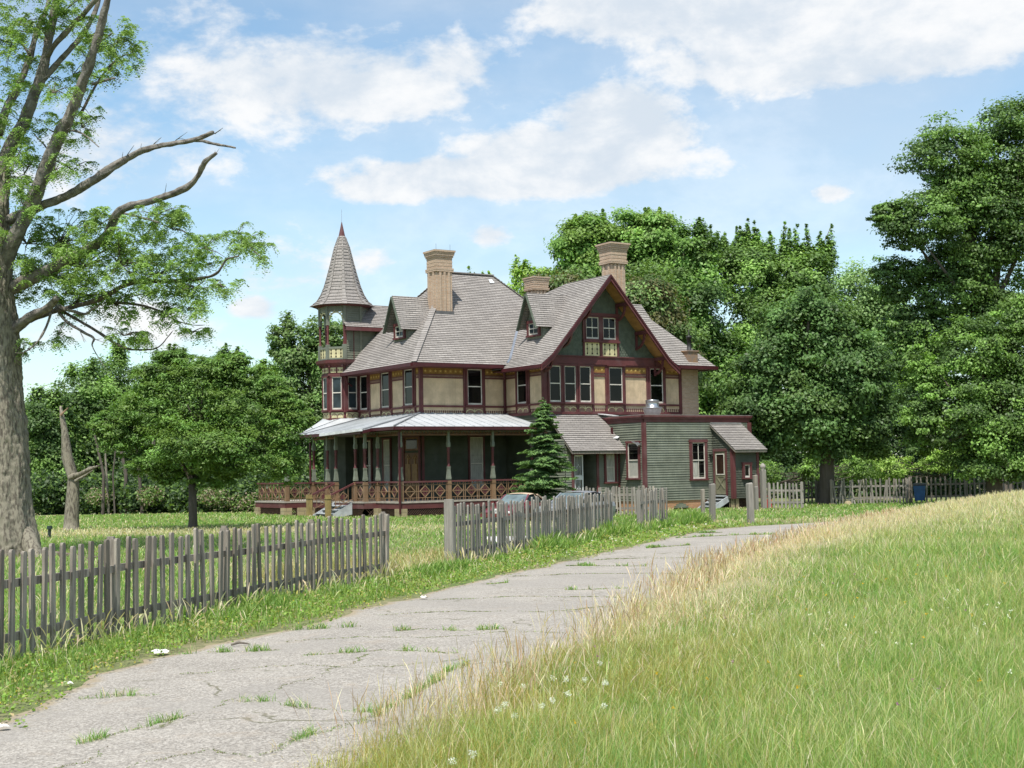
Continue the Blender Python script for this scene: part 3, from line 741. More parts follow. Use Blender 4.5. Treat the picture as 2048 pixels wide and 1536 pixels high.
def post(x, y, rz=0, roofz=3.72, cut=False, name='porch_post'):
    p = MB(); p.box(x-.085, y-.085, FLZ, x+.085, y+.085, 1.50); p.box(x-.10, y-.10, 1.36, x+.10, y+.10, 1.40); p.box(x-.10, y-.10, FLZ, x+.10, y+.10, .76)
    po = p.build(name, TAN, house)
    s_ = MB(); s_.lathe(x, y, [(.125, 1.55), (.125, 1.62), (.108, 1.72), (.085, 1.98), (.10, 2.06), (.10, 2.10)], 4, rot=math.pi/4)
    s_.build('post_block', SAGE, po); s_ = MB()
    if not cut: s_.lathe(x, y, [(.085, 2.93), (.10, 2.97), (.10, 3.12), (.078, 3.16), (.078, roofz)], 4, rot=math.pi/4); s_.build('post_block', SAGE, po)
    s_ = MB(); pr = [(.07, 2.10), (.085, 2.13), (.055, 2.17), (.062, 2.3), (.055, 2.70), (.075, 2.74), (.05, 2.79), (.085, 2.86), (.06, 2.90), (.07, 2.93)]
    s_.lathe(x, y, pr, 12); s_.build('turned_shaft', BURG, po, True)
    return po
for x, y in ((-2.33, -2.33), (0, -2.33), (2.24, -2.33), (4.3, -2.33), (-2.33, -.28), (-2.94, -.28), (-2.94, .64), (-2.94, 2.57), (-2.94, 3.44), (-2.94, 4.88)):
    post(x, y)
post(-4.26, 4.95, cut=True)

def railing(a, b, n, skip=()):
    A, B = Vector((*a, 0)), Vector((*b, 0)); L = (B-A).length; d = (B-A).normalized(); nn = Vector((d.y, -d.x, 0)); pf = PF((A.x, A.y), (d.x, d.y), (nn.x, nn.y))
    t = MB()
    for z in (.80, 1.07, 1.34): pf.bar(t, .08, z, L-.08, z, .028, -.018, .018)
    w = (L-.16)/n; hd = .245
    for i in range(n):
        c = .08+w*(i+.5); zc = 1.07; r = min(hd, w*.40)
        for s0 in (-1, 1):
            x = c+s0*(w*.5-.045); pf.bar(t, x, .68, x, 1.44, .028, -.016, .016)
            pf.bar(t, c, zc+hd, c+s0*r, zc, .036, -.02, .02); pf.bar(t, c, zc-hd, c+s0*r, zc, .036, -.02, .02)
        for x in (c-r*.5, c+r*.5): pf.bar(t, x, .68, x, .80, .024, -.014, .014); pf.bar(t, x, 1.34, x, 1.44, .024, -.014, .014)
        pf.bar(t, c, .68, c, zc-hd, .026, -.014, .014); pf.bar(t, c, zc+hd, c, 1.44, .026, -.014, .014)
    ra = t.build('porch_railing', TAN, house)
    t = MB(); pf.bar(t, .0, 1.475, L, 1.475, .07, -.06, .06); t.build('handrail', BURG, ra)
    for i in range(n):
        if i in skip: continue
        c = .08+w*(i+.5); zc = 1.07; r = min(hd, w*.40)*.74; h = hd*.74
        t = MB()
        for m_, (x0, x1) in enumerate(((-1, 0), (0, 1))):
            t.face([pf.p(c+x0*r if m_ == 0 else c, zc if m_ == 0 else zc+h, .004), pf.p(c, zc-h, .004), pf.p(c+x1*r if m_ else c, zc if m_ else zc+h, .004)])
        o = t.build('diamond_panel', BURG, ra)
        t = MB()
        for (x, z) in ((0, 0), (.33, 0), (-.33, 0), (0, .33), (0, -.33)): pf.bar(t, c+x*r*1.2-.022, zc+z*h*1.2, c+x*r*1.2+.022, zc+z*h*1.2, .044, .005, .009); pf.bar(t, c+x*r*1.2-.022, zc+z*h*1.2, c+x*r*1.2+.022, zc+z*h*1.2, .044, -.003, .001)
        t.build('panel_cutout', DARKIN, ra)
railing((-2.33, -2.33), (0, -2.33), 3, (0,)); railing((0, -2.33), (2.24, -2.33), 3); railing((2.24, -2.33), (4.4, -2.33), 3)
railing((-2.33, -.28), (-2.33, -2.33), 2); railing((-2.94, -.28), (-2.33, -.28), 1); railing((-2.94, .64), (-2.94, -.28), 1)
railing((-2.94, 3.44), (-2.94, 2.57), 1); railing((-2.94, 4.88), (-2.94, 3.44), 2); railing((-4.26, 4.95), (-2.94, 4.95), 2); railing((-4.26, 8.3), (-4.26, 4.95), 4)

def frieze(a, b):
    A, B = Vector((*a, 0)), Vector((*b, 0)); L = (B-A).length; d = (B-A).normalized(); nn = Vector((d.y, -d.x, 0)); pf = PF((A.x, A.y), (d.x, d.y), (nn.x, nn.y)); t = MB()
    pf.bar(t, 0, 3.46, L, 3.46, .06, -.03, .03); pf.bar(t, 0, 3.68, L, 3.68, .06, -.04, .04)
    n = max(2, round(L/.17)); w = L/n
    for i in range(n):
        x = i*w; pf.bar(t, x, 3.48, x+w, 3.67, .03, -.012, .0); pf.bar(t, x+w, 3.48, x, 3.67, .03, .0, .012); pf.bar(t, x+w/2, 3.48, x+w/2, 3.67, .03, -.008, .008)
    t.build('porch_frieze', mat('brown_frieze_paint', (.20, .105, .065), .7, scale=4), house)
for a, b in (((-2.33, -2.33), (0, -2.33)), ((0, -2.33), (2.24, -2.33)), ((2.24, -2.33), (4.4, -2.33)), ((-2.33, -.28), (-2.33, -2.33)), ((-2.94, -.28), (-2.33, -.28)), ((-2.94, .64), (-2.94, -.28)), ((-2.94, 3.44), (-2.94, 2.57)), ((-2.94, 4.88), (-2.94, 3.44)), ((-2.0, 6.6), (-2.94, 4.88))):
    frieze(a, b)

# porch roof in standing-seam tin
q = MB(); EZP = 3.80
E = [(4.42, -2.85), (-2.88, -2.85), (-2.88, -.75), (-3.35, -.75), (-3.35, 4.95), (-2.9, 6.6), (-1.9, 8.4), (-.4, 9.4)]
ez = [3.80, 3.80, 3.80, 3.69, 3.69, 3.74, 3.76, 3.76]
def w3(p, z): return Vector((p[0], p[1], z))
I = [(4.42, 0.0), (0, 0), (0, .0), (0, .0), (0, 5.6), (-.9, 6.2), (-1.35, 7.2), (-.7, 8.1)]
iz = 4.50
quads = [[w3(E[0], ez[0]), w3(E[1], ez[1]), w3((0, 0), iz), w3((4.42, 0), iz)],
         [w3(E[1], 3.80), w3(E[2], 3.80), w3((0, .05), iz), w3((0, 0), iz)],
         [w3((-3.35, -.75), 3.69), w3((-3.35, 4.95), 3.69), w3((0, 5.6), iz), w3((0, .05), iz)],
         [w3((-2.88, -.75), 3.802), w3((-3.35, -.75), 3.69), w3((0, .05), iz), w3((0, .05), iz)],
         [w3((-3.35, 4.95), 3.69), w3(E[5], ez[5]), w3(I[5], iz), w3((0, 5.6), iz)],
         [w3(E[5], ez[5]), w3(E[6], ez[6]), w3(I[6], iz), w3(I[5], iz)], [w3(E[6], ez[6]), w3(E[7], ez[7]), w3(I[7], iz), w3(I[6], iz)]]
for k, Q_ in enumerate(quads):
    if k == 3: q.face(Q_[:3]); continue
    q.face(Q_)
    q.face([v-Vector((0, 0, .05)) for v in Q_][::-1])
q.face([w3((-3.35, -.75), 3.69), w3((-2.88, -.75), 3.80), w3((-2.88, -.75), 3.66), w3((-3.35, -.75), 3.60)])
for Q_ in (quads[0], quads[2], quads[4], quads[5]):
    a, b, c, d = Q_; n = max(2, round((b-a).length/.5))
    for i in range(n+1):
        p, s_ = a.lerp(b, i/n), d.lerp(c, i/n)
        if Q_ is quads[0]:
            # seams run square to the eave
            x = a.x+(b.x-a.x)*i/n; p = Vector((x, -2.85, 3.80)); t = 1.0 if x >= 0 else (1-abs(x)/2.88); s_ = Vector((x, -2.85*(1-t), 3.80+.7*t))
        if Q_ is quads[2]:
            y = a.y+(b.y-a.y)*i/n; p = Vector((-3.35, y, 3.69)); s_ = Vector((-.02, max(y, .06), 4.5)) if y > .06 else Vector((-3.35*(1-(.8+y)/.86), y, 3.69+.81*(.8+y)/.86))
        q.bar(p+Vector((0, 0, .015)), s_+Vector((0, 0, .015)), .025, .04)
pr_ = q.build('porch_roof', TIN, house)
q = MB()
for a, b in (((-2.88, -2.85, 3.80), (0, 0, 4.5)), ((-3.35, -.75, 3.70), (0, .05, 4.5)), ((-3.35, 4.95, 3.7), (0, 5.6, 4.5))): q.bar(Vector(a)+Vector((0, 0, .03)), Vector(b)+Vector((0, 0, .03)), .07, .05)
q.build('roof_hip', mat('dark_tin_seam', (.22, .23, .24), .5, scale=3), pr_)
q = MB()
for (a, b), (za, zb) in zip(zip(E, E[1:]), zip(ez, ez[1:])): q.bar((*a, za-.08), (*b, zb-.08), .09, .13)
q.build('porch_fascia', BURGD, house)
q = MB(); q.bar((-3.42, -.9, 3.72), (-3.44, 3.1, 3.62), .12, .12); q.build('loose_gutter', TINW, house)
q = MB(); slab([(4.4, -2.6), (-2.7, -2.6), (-2.7, -.6), (-3.1, -.6), (-3.1, 5), (0, 6), (0, 0), (4.4, 0)], 3.60, 3.63, q); q.build('porch_ceiling', mat('porch_ceiling_paint', (.16, .15, .12), .8, scale=4), house)
spout([(-2.55, -2.9, 3.72), (-2.5, -2.56, 3.55), (-2.5, -2.56, .15)], BURGD, .05); spout([(-3.0, 5.05, 3.6), (-3.06, 5.02, 3.4), (-3.06, 5.02, .05)], BURGD, .05)

# front steps
q = MB(); x0 = -3.1
for i in range(4):
    z = FLZ-.165*(i+1); x = x0-.30*(i+1); q.box(x, .70, z-.04, x+.34, 2.50, z); q.box(x+.28, .74, z-.165, x+.30, 2.46, z-.04)
for y in (.68, 2.46): q.hexa([(x0, y, .1), (x0-1.15, y, -.1), (x0-1.15, y+.05, -.1), (x0, y+.05, .1), (x0, y, .62), (x0-1.15, y, .02), (x0-1.15, y+.05, .02), (x0, y+.05, .62)])
st = q.build('front_steps', STEP, house)
for y in (.66, 2.56):
    q = MB(); q.box(x0-1.26, y-.1, -.1, x0-1.06, y+.1, .98); q.box(x0-1.28, y-.12, .80, x0-1.04, y+.12, .84); q.build('newel_post', mat('mustard_newel_paint', (.33, .25, .10), .7, scale=4), st)
    q = MB(); q.bar((x0-1.1, y, .93), (x0+.15, y, 1.47), .08, .07); q.build('stair_handrail', BURG, st)
    q = MB(); q.bar((x0-1.1, y, .28), (x0+.15, y, .82), .03, .03)
    for i in range(6):
        x = x0-1.0+.2*i; zz = .93+(x-x0+1.1)*.432; q.bar((x, y, zz-.62), (x, y, zz), .025, .025)
    cx = x0-.45; cz = .87
    for s0 in (-1, 1): q.bar((cx, y, cz+.22), (cx+s0*.22, y, cz+s0*.05), .03, .035); q.bar((cx, y, cz-.22), (cx+s0*.22, y, cz+s0*.05), .03, .035)
    q.build('stair_baluster', TAN, st)
    q = MB(); q.bar((cx-.11, y, cz), (cx+.11, y, cz), .02, .2); q.build('diamond_panel', BURG, st)

# ================================================================== kitchen annex at the front right
AU, AW, BU = 7.58, -6.2, 13.72
AF = PF((AU, AW), (1, 0), (0, -1)); AL = PF((AU, -3.15), (0, -1), (-1, 0)); AR = PF((BU, AW), (0, 1), (1, 0))
q = MB(); AF.siding(q, 0, BU-AU, .44, 3.88); AL.siding(q, 0, 3.05, .44, 3.88); AR.siding(q, 0, 3.05, .44, 3.88)
q.box(AU+.02, AW+.02, .1, BU-.02, -3.2, 3.9)
annex = q.build('annex_wall', GREEN, house)
q = MB(); AF.box(q, 0, 1.6, -.2, .44, -.2, -.01); AF.box(q, 2.45, BU-AU, -.2, .44, -.2, -.01); AF.box(q, 1.6, 2.45, .32, .44, -.2, -.01)
for i in range(6):
    x = 1.6+.85*i/5*.999; hgt = .14*abs(i-2.5)/2.5
    AF.box(q, 1.6+.85*i/6, 1.6+.85*(i+1)/6, .32-.13*(abs(i-2.5)/2.5)**2, .32, -.19, -.012)
AL.box(q, 0, 3.05, -.2, .44, -.2, -.01); q.build('annex_foundation', ORANGEB, annex)
q = MB(); AF.quad(q, 1.55, 2.5, -.2, .44, -.3); q.build('crawl_opening', DARKIN, annex)
q = MB()
for pf, L in ((AF, BU-AU), (AL, 3.05), (AR, 3.05)):
    pf.box(q, -.0, L, 3.88, 4.02, 0, .05); pf.box(q, -.1 if pf is AF else 0, L+(.1 if pf is not AR else 0), 4.02, 4.10, 0, .09); pf.box(q, -.13 if pf is AF else 0, L+(.13 if pf is not AR else 0), 4.10, 4.18, 0, .13)
AF.box(q, -.03, .12, .42, 3.88, 0, .045); AL.box(q, 2.95, 3.05, .42, 3.88, 0, .045); AF.box(q, BU-AU-.12, BU-AU, .42, 3.88, 0, .045); AF.box(q, BU-AU-.1, BU-AU+.1, 3.3, 3.88, .0, .06)
q.build('annex_trim', BURG, annex)
q = MB(); q.box(AU-.13, AW-.13, 4.181, BU+.13, -3.16, 4.21); q.build('annex_roof', mat('tar_roof', (.25, .22, .21), .8, scale=5), annex)
q = MB(); q.bar((AU+.05, -4.2, 4.24), (AU-.1, -3.2, 4.36), .3, .03); q.build('torn_flashing', TINW, annex)
window(AF, 10.24-AU, 10.98-AU, 1.36, 2.98, '22', c=.13, curtain=[(10.26-AU, 10.58-AU, 1.4, 2.12)])
window(AL, 5.14-3.15, 5.88-3.15, 1.45, 2.98, c=.10, curtain=[(5.16-3.15, 5.86-3.15, 1.45, 2.2)])
q = MB(); AL.bar(q, 2.5, 3.05, 2.9, 2.92, .03, .02, .25); AL.bar(q, 2.8, 2.98, 2.95, 2.86, .09, .12, .24); q.build('flood_lamp', METAL, annex)
# projecting vestibule with door, steps and hood
VU, VW, VB = 11.46, -7.56, 12.97
VL = PF((VU, AW), (0, -1), (-1, 0)); VF = PF((VU, VW), (1, 0), (0, -1)); VR = PF((VB, VW), (0, 1), (1, 0))
q = MB(); VL.siding(q, 0, 1.36, .48, 2.64, gap=[(.22, .92, .66, 2.56)]); z = 2.64
while z < 3.6: VL.siding(q, 0, max(.06, -6.2-(-7.88+(z-2.45)*1.377)), z, z+.105); z += .105; VF.siding(q, 0, VB-VU, .48, 2.72); VR.siding(q, 0, 1.36, .48, 2.64); vest = q.build('vestibule_wall', GREEN, house)
q = MB(); VF.box(q, -.02, .13, .46, 2.7, 0, .045); VL.box(q, 1.24, 1.36, .46, 2.7, 0, .045); VF.box(q, VB-VU-.13, VB-VU+.02, .46, 2.7, 0, .045)
VL.box(q, .12, .22, .6, 2.66, 0, .06); VL.box(q, .92, 1.02, .6, 2.66, 0, .06); VL.box(q, .12, 1.02, 2.56, 2.68, 0, .07); q.build('vestibule_trim', BURG, vest)
window(VF, .62, .93, 1.38, 1.95, '1', c=.11)
q = MB(); VL.box(q, .22, .92, .66, 2.56, -.06, .02); VL.box(q, .22, .31, .66, 2.56, .02, .035); VL.box(q, .83, .92, .66, 2.56, .02, .035)
VL.box(q, .31, .83, .66, .85, .02, .035); VL.box(q, .31, .83, 1.42, 1.54, .02, .035); VL.box(q, .31, .83, 2.44, 2.56, .02, .035)
VL.bar(q, .32, .88, .82, 1.40, .05, .02, .045); VL.bar(q, .32, 1.40, .82, .88, .05, .02, .043)
dd = q.build('side_door', mat('olive_door_paint', (.21, .20, .13), .6, scale=3), house)
q = MB(); VL.quad(q, .33, .81, 1.56, 2.42, .024); q.build('door_pane', glass_mat('brown_door_glass', (.06, .035, .025)), dd)
q = MB(); VL.box(q, .29, .33, 1.54, 2.46, .035, .05); VL.box(q, .81, .85, 1.54, 2.46, .035, .05); VL.box(q, .29, .85, 1.52, 1.56, .035, .052); VL.box(q, .29, .85, 2.42, 2.46, .035, .052); q.build('pane_frame', SASH, dd)
q = MB(); VL.bar(q, .86, 1.35, .9, 1.35, .05, .035, .09); q.build('door_handle', METAL, dd)
q = MB(); q.shingle([(VU-.14, VW-.32, 2.60), (VB+.28, VW-.32, 2.60), (VB+.28, AW, 3.82), (VU-.14, AW, 3.82)], .135, .03); hood = q.build('hood_roof', SHINGLE, house)
q = MB(); q.hexa([(VU-.12, VW-.3, 2.50), (VB+.26, VW-.3, 2.50), (VB+.26, AW-.02, 3.70), (VU-.12, AW-.02, 3.70), (VU-.12, VW-.3, 2.585), (VB+.26, VW-.3, 2.585), (VB+.26, AW-.02, 3.80), (VU-.12, AW-.02, 3.80)]); q.build('hood_board', WOODG, hood)
q = MB(); q.bar((VU-.1, AW-.02, 3.845), (VB+.2, AW-.02, 3.845), .16, .02); q.build('hood_flashing', TINW, hood)
q = MB()
for i in range(5):
    z = .60-.145*i; x = VU-.24*(i+1); q.box(x, AW-.98, z-.035, x+.27, AW-.15, z)
    q.box(x+.22, AW-.94, z-.14, x+.24, AW-.2, z-.03)
for y in (AW-1.0, AW-.16): q.bar((VU+.02, y, .46), (VU-1.22, y, -.14), .05, .24)
q.build('side_steps', STEP, house)
q = MB(); AF.box(q, 11.24-AU, 11.40-AU, 2.42, 2.46, .02, .16); AF.bar(q, 11.3-AU, 2.15, 11.3-AU, 2.44, .03, .03, .06); q.build('wall_lamp', DARKM, house)
q = MB(); q.box(VU+.05, VW+.05, -.1, VU+.35, VW+.35, .46); q.build('vestibule_pier', STONE, vest)
q = MB(); VF.quad(q, 0, VB-VU, -.1, .47, -.25); VL.quad(q, 0, 1.36, -.1, .47, -.1); q.build('vestibule_underside', DARKIN, vest)
q = MB(); k = 14
for i in range(k):
    x = (VB-VU-.3)*i/k; VF.bar(q, x, -.05, x+.3, .44, .02, -.14, -.12); VF.bar(q, x+.3, -.05, x, .44, .02, -.12, -.10)
q.build('vestibule_lattice', LATT, vest)
# little entry under the shed roof
q = MB(); q.shingle([(4.58, -5.02, 2.66), (7.56, -5.02, 2.66), (7.56, -3.16, 4.32), (4.58, -3.16, 4.32)], .13, .03); shed = q.build('shed_roof', SHINGLE, house)
q = MB(); q.hexa([(4.6, -5.0, 2.54), (7.55, -5.0, 2.54), (7.55, -3.2, 4.16), (4.6, -3.2, 4.16), (4.6, -5.0, 2.64), (7.55, -5.0, 2.64), (7.55, -3.2, 4.28), (4.6, -3.2, 4.28)]); q.build('shed_fascia', WOODB, shed)
q = MB(); q.box(7.36, -4.2, 3.42, 7.44, -4.12, 3.72); q.build('vent_pipe', BURGD, shed)
q = MB(); q.bar((7.3, -4.45, 3.22), (7.56, -4.3, 3.33), .34, .02); q.build('pipe_flashing', TINW, shed)
SF = PF((4.62, -4.45), (1, 0), (0, -1)); SL = PF((4.62, -3.15), (0, -1), (-1, 0))
q = MB(); SL.siding(q, 0, 1.3, .4, 3.2); SF.siding(q, 0, .35, .4, 2.9); SF.siding(q, 1.68, 2.96, .4, 2.9); PF((6.3, -4.45), (0, 1), (-1, 0)).siding(q, 0, 1.3, .4, 3.2); PF((5.6, -4.0), (0, 1), (1, 0)).siding(q, 0, .9, .4, 3.2)
shw = q.build('entry_wall', GREEN, house)
q = MB(); SF.box(q, .30, .44, .4, 2.6, 0, .05); SF.box(q, 1.66, 1.78, .4, 2.6, 0, .05); SF.box(q, 2.84, 2.96, .4, 2.6, 0, .05); SF.box(q, .3, .98, 2.5, 2.6, 0, .05); q.build('entry_trim', BURG, shw)
window(SF, 2.16, 2.62, 1.30, 2.56, c=.10, curtain=[(2.18, 2.6, 1.3, 2.5)])
q = MB(); SF.box(q, .46, .50, .5, 2.48, .0, .04); SF.box(q, .86, .92, .5, 2.48, .0, .04); SF.box(q, .46, .92, 2.44, 2.5, .0, .04); SF.box(q, .46, .92, .5, .56, .0, .04); SF.box(q, .5, .86, 1.42, 1.62, .01, .03)
for x in (.57, .64, .71, .78): SF.box(q, x-.008, x+.008, .56, 2.44, .012, .028)
for z in (1.0, 1.95): SF.bar(q, .57, z, .71, z+.16, .02, .012, .028); SF.bar(q, .78, z, .64, z+.16, .02, .012, .028)
q.build('security_gate', mat('white_gate_paint', (.72, .73, .73), .5, scale=3), house)
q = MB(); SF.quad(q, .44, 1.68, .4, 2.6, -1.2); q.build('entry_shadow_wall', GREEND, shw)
# exhaust fan on the flat roof
fx, fy = 9.3, -4.7
q = MB(); q.lathe(fx, fy, [(.30, 4.2), (.30, 4.28), (.36, 4.32), (.41, 4.48), (.42, 4.56), (.46, 4.57), (.46, 4.60), (.30, 4.62), (.29, 4.88), (.31, 4.89), (.31, 4.93), (.05, 4.97)], 28); q.build('exhaust_fan', METAL, house, True)
# ================================================================== land
def at(px, py, Y):
    """world point at depth Y on the line of sight through a point of the 2048 px wide photograph"""
    d = fw+rt*((px-1024)/2800)+up*((768-py)/2800)
    t = Y/d.y
    return Vector((d.x*t, Y, 1.9+d.z*t))
YR = [-20, 5, 9.2, 10.9, 12.9, 15.3, 19.6, 23.8, 30, 39.4, 47.7, 52, 90]; XR = [-6.5, -2.0, -1.15, -.52, .03, .92, 1.95, 2.95, 5.3, 9.1, 13.2, 17.5, 60]
YL = [-20, 5, 10.56, 12.7, 15.1, 17, 19.9, 24, 31, 35.7, 41.6, 44, 46, 49, 90]; XL = [-10, -4.6, -4.0, -4.06, -3.75, -2.84, -2.0, -.75, 1.76, 3.4, 5.5, 7.3, 9.9, 14.5, 58]
YF = [5, 13.6, 14.3, 16.3, 18.9, 22.1, 24.3, 27.1, 29.85, 38.65, 42.7, 47.7]; XF = [-7.0, -5.25, -5.12, -4.74, -3.96, -3.07, -2.21, -1.21, -.27, 2.68, 4.56, 6.7]
def sstep(a, b, x): t = np.clip((x-a)/(b-a), 0, 1); return t*t*(3-2*t)
def hfun(x, y):
    x = np.asarray(x, float); y = np.asarray(y, float)
    d = x-np.interp(y, YR, XR)-.25
    s = .05+.11*sstep(8, 38, y)
    d_ = np.maximum(d, 0); h = 1.05*np.tanh(d_*s*1.12*(d_+.25)/(d_+1.9))
    h *= (1-sstep(47, 60, y))*sstep(-.0, .6, d)
    return h
def axis(lo, hi, a, b, fine):
    m = np.arange(a, b+fine/2, fine); k = np.array([1, 3, 8, 20, 60, 150, 400, 900])
    return np.unique(np.concatenate([a-k[k < a-lo], [lo], m, b+k[k < hi-b], [hi]]))
gx, gy = axis(-900, 900, -24, 30, .5), axis(-300, 1500, -4, 66, .5)
X, Y = np.meshgrid(gx, gy); Z = hfun(X, Y)
nx, ny = len(gx), len(gy)
i = np.arange(nx*ny).reshape(ny, nx)
Q = np.stack([i[:-1, :-1], i[:-1, 1:], i[1:, 1:], i[1:, :-1]], -1).reshape(-1, 4)
m = bpy.data.materials.new('turf_soil'); m.use_nodes = True; t = NT(m.node_tree); bs = m.node_tree.nodes['Principled BSDF']
co = t.n('ShaderNodeTexCoord')
c = t.mix(t.ramp(t.noise(co.outputs['Object'], .35, 6, .6), .38, .62), (.15, .20, .055), (.28, .25, .13))
c = t.mix(t.ramp(t.noise(co.outputs['Object'], 6, 5, .7), .35, .7, 0, .7), c, (.075, .095, .03)); t.l(c, bs.inputs['Base Color']); bs.inputs['Roughness'].default_value = .95
bn = t.n('ShaderNodeBump'); bn.inputs['Strength'].default_value = .8; bn.inputs['Distance'].default_value = .08; t.l(t.noise(co.outputs['Object'], 9, 6, .7), bn.inputs['Height']); t.l(bn.outputs[0], bs.inputs['Normal'])
tag(mesh_np('ground', np.stack([X, Y, Z], -1).reshape(-1, 3), Q, m, smooth=True), kind='structure')

# drive of old asphalt
rg = np.random.default_rng(3)
ys = np.concatenate([np.arange(-8, 30, .22), np.arange(30, 50, .3)])
def wig(y, s): return .10*np.sin(y*2.1+s)+.07*np.sin(y*5.3+s*2)+.05*np.sin(y*11.7+s*3)
xl = np.interp(ys, YL, XL)+wig(ys, 1)*(.6+.4*np.sin(ys)); xr = np.interp(ys, YR, XR)+.25+wig(ys, 4)
nc = 25; f = np.linspace(0, 1, nc)
Xr = xl[:, None]+(xr-xl)[:, None]*f; Yr = np.repeat(ys[:, None], nc, 1); Zr = .006+.022*np.sin(f*np.pi)[None, :]+0*Yr
i = np.arange(len(ys)*nc).reshape(len(ys), nc); Q = np.stack([i[:-1, :-1], i[:-1, 1:], i[1:, 1:], i[1:, :-1]], -1).reshape(-1, 4)
m = bpy.data.materials.new('old_asphalt'); m.use_nodes = True; t = NT(m.node_tree); bs = m.node_tree.nodes['Principled BSDF']
co = t.n('ShaderNodeTexCoord'); ob = co.outputs['Object']
c = t.mix(t.ramp(t.noise(ob, .8, 5, .6), .35, .68), (.335, .305, .265), (.265, .24, .208))
vo = t.n('ShaderNodeTexVoronoi'); t.l(ob, vo.inputs['Vector']); vo.inputs['Scale'].default_value = 48
c = t.mix(t.ramp(vo.outputs['Color'], .25, .85, 0, .55), c, (.58, .54, .48)); c = t.mix(t.ramp(t.noise(ob, 60, 3, .75), .46, .64, 0, .7), c, (.12, .112, .104))
ww = t.n('ShaderNodeVectorMath', operation='ADD'); wn = t.n('ShaderNodeTexNoise'); t.l(ob, wn.inputs['Vector']); wn.inputs['Scale'].default_value = 1.6; wn.inputs['Detail'].default_value = 6
ws = t.n('ShaderNodeVectorMath', operation='SCALE'); t.l(wn.outputs['Color'], ws.inputs[0]); ws.inputs['Scale'].default_value = .9; t.l(ob, ww.inputs[0]); t.l(ws.outputs[0], ww.inputs[1])
v2 = t.n('ShaderNodeTexVoronoi', feature='DISTANCE_TO_EDGE'); t.l(ww.outputs[0], v2.inputs['Vector']); v2.inputs['Scale'].default_value = .42
crk = t.ramp(v2.outputs['Distance'], .003, .012, .8, 0); gate = t.ramp(t.noise(ob, .9, 3), .47, .58)
crk = t.m('MULTIPLY', crk, gate); c = t.mix(crk, c, (.13, .125, .075))
dirt = t.ramp(t.noise(ob, 2.2, 6, .65), .54, .72, 0, .55); c = t.mix(dirt, c, (.36, .30, .235))
pat = t.ramp(t.noise(ob, .33, 3, .5), .52, .56, 0, .45); c = t.mix(pat, c, (.29, .268, .24))
ea = t.n('ShaderNodeAttribute', attribute_name='rim'); rim = t.m('MULTIPLY', ea.outputs['Fac'], t.m('ADD', t.noise(ob, 4.5, 6, .7), .15)); c = t.mix(t.ramp(rim, .28, .62, 0, .85), c, (.31, .25, .165))
t.l(c, bs.inputs['Base Color']); bs.inputs['Roughness'].default_value = .9; bs.inputs['Specular IOR Level'].default_value = .2
bn = t.n('ShaderNodeBump'); bn.inputs['Strength'].default_value = .55; bn.inputs['Distance'].default_value = .012
t.l(t.m('SUBTRACT', t.m('ADD', t.noise(ob, 70, 4, .7), t.m('MULTIPLY', vo.outputs['Distance'], .6)), t.m('MULTIPLY', crk, 1.5)), bn.inputs['Height']); t.l(bn.outputs[0], bs.inputs['Normal'])
rd = mesh_np('road', np.stack([Xr, Yr, Zr], -1).reshape(-1, 3), Q, m, smooth=True); tag(rd, kind='structure')
ra_ = rd.data.attributes.new('rim', 'FLOAT', 'POINT'); fx_ = np.minimum(f, 1-f)[None, :]*(xr-xl)[:, None]; ra_.data.foreach_set('value', np.exp(-fx_/.22).astype(np.float32).ravel())

# ------------------------------------------------------------------ grass
def blades(name, P, h, w, lean, tint, wid=(.8, 1, .6, .1), lev=(0, .45, .8, 1.0), az=None, label=None):
    n = len(P); r = np.random.default_rng(len(name)*7+n)
    az = r.uniform(0, 2*np.pi, n) if az is None else az; ta = r.uniform(0, 2*np.pi, n)
    dx, dy = np.cos(az), np.sin(az); sx, sy = np.cos(ta), np.sin(ta)
    wid = np.asarray(wid); wid = np.broadcast_to(wid, (n, 4)) if wid.ndim == 1 else wid
    V = np.empty((n, 8, 3))
    for k in range(4):
        b = lean*h*lev[k]**2; zz = h*lev[k]*(1-.35*lean*lev[k])
        for s_ in (0, 1):
            hw = (s_-.5)*w*wid[:, k]
            V[:, k*2+s_, 0] = P[:, 0]+dx*b+sx*hw; V[:, k*2+s_, 1] = P[:, 1]+dy*b+sy*hw; V[:, k*2+s_, 2] = P[:, 2]+zz
    base = (np.arange(n)*8)[:, None]
    q = np.stack([base+np.array([[a, a+1, a+3, a+2]]) for a in (0, 2, 4)], 1).reshape(-1, 4)
    o = mesh_np(name, V.reshape(-1, 3), q, BLADE, tint=np.repeat(tint, 3, 0)); tag(o, kind='stuff')
    if label: o['label'] = label
    return o
def lowf(x, y, s=0): return .5+.5*(np.sin(x*1.3+s+1.7*np.sin(y*.6+s))*np.sin(y*.9+2*s+1.3*np.sin(x*.7)))
def field(n, y0, y1, p, lo, hi, seed):
    """n points between two x-limits, thinning out with distance"""
    r = np.random.default_rng(seed); u = r.uniform(0, 1, n); y = (y0**p+u*(y1**p-y0**p))**(1/p)
    a, b = lo(y), hi(y); wid = np.maximum(b-a, 0); keep = r.uniform(0, 1, n) < wid/wid.max()
    x = a+r.uniform(0, 1, n)*wid
    return x[keep], y[keep], r
def jit(r, base, n, s=.16): return np.clip(np.asarray(base)[None, :]*(1+r.normal(0, s, (n, 1)))*(1+r.normal(0, .06, (n, 3))), .01, .9)
GR1, GR2, GR3, STRAW, PINK = (.215, .365, .10), (.30, .425, .12), (.42, .37, .11), (.66, .59, .39), (.72, .59, .45)
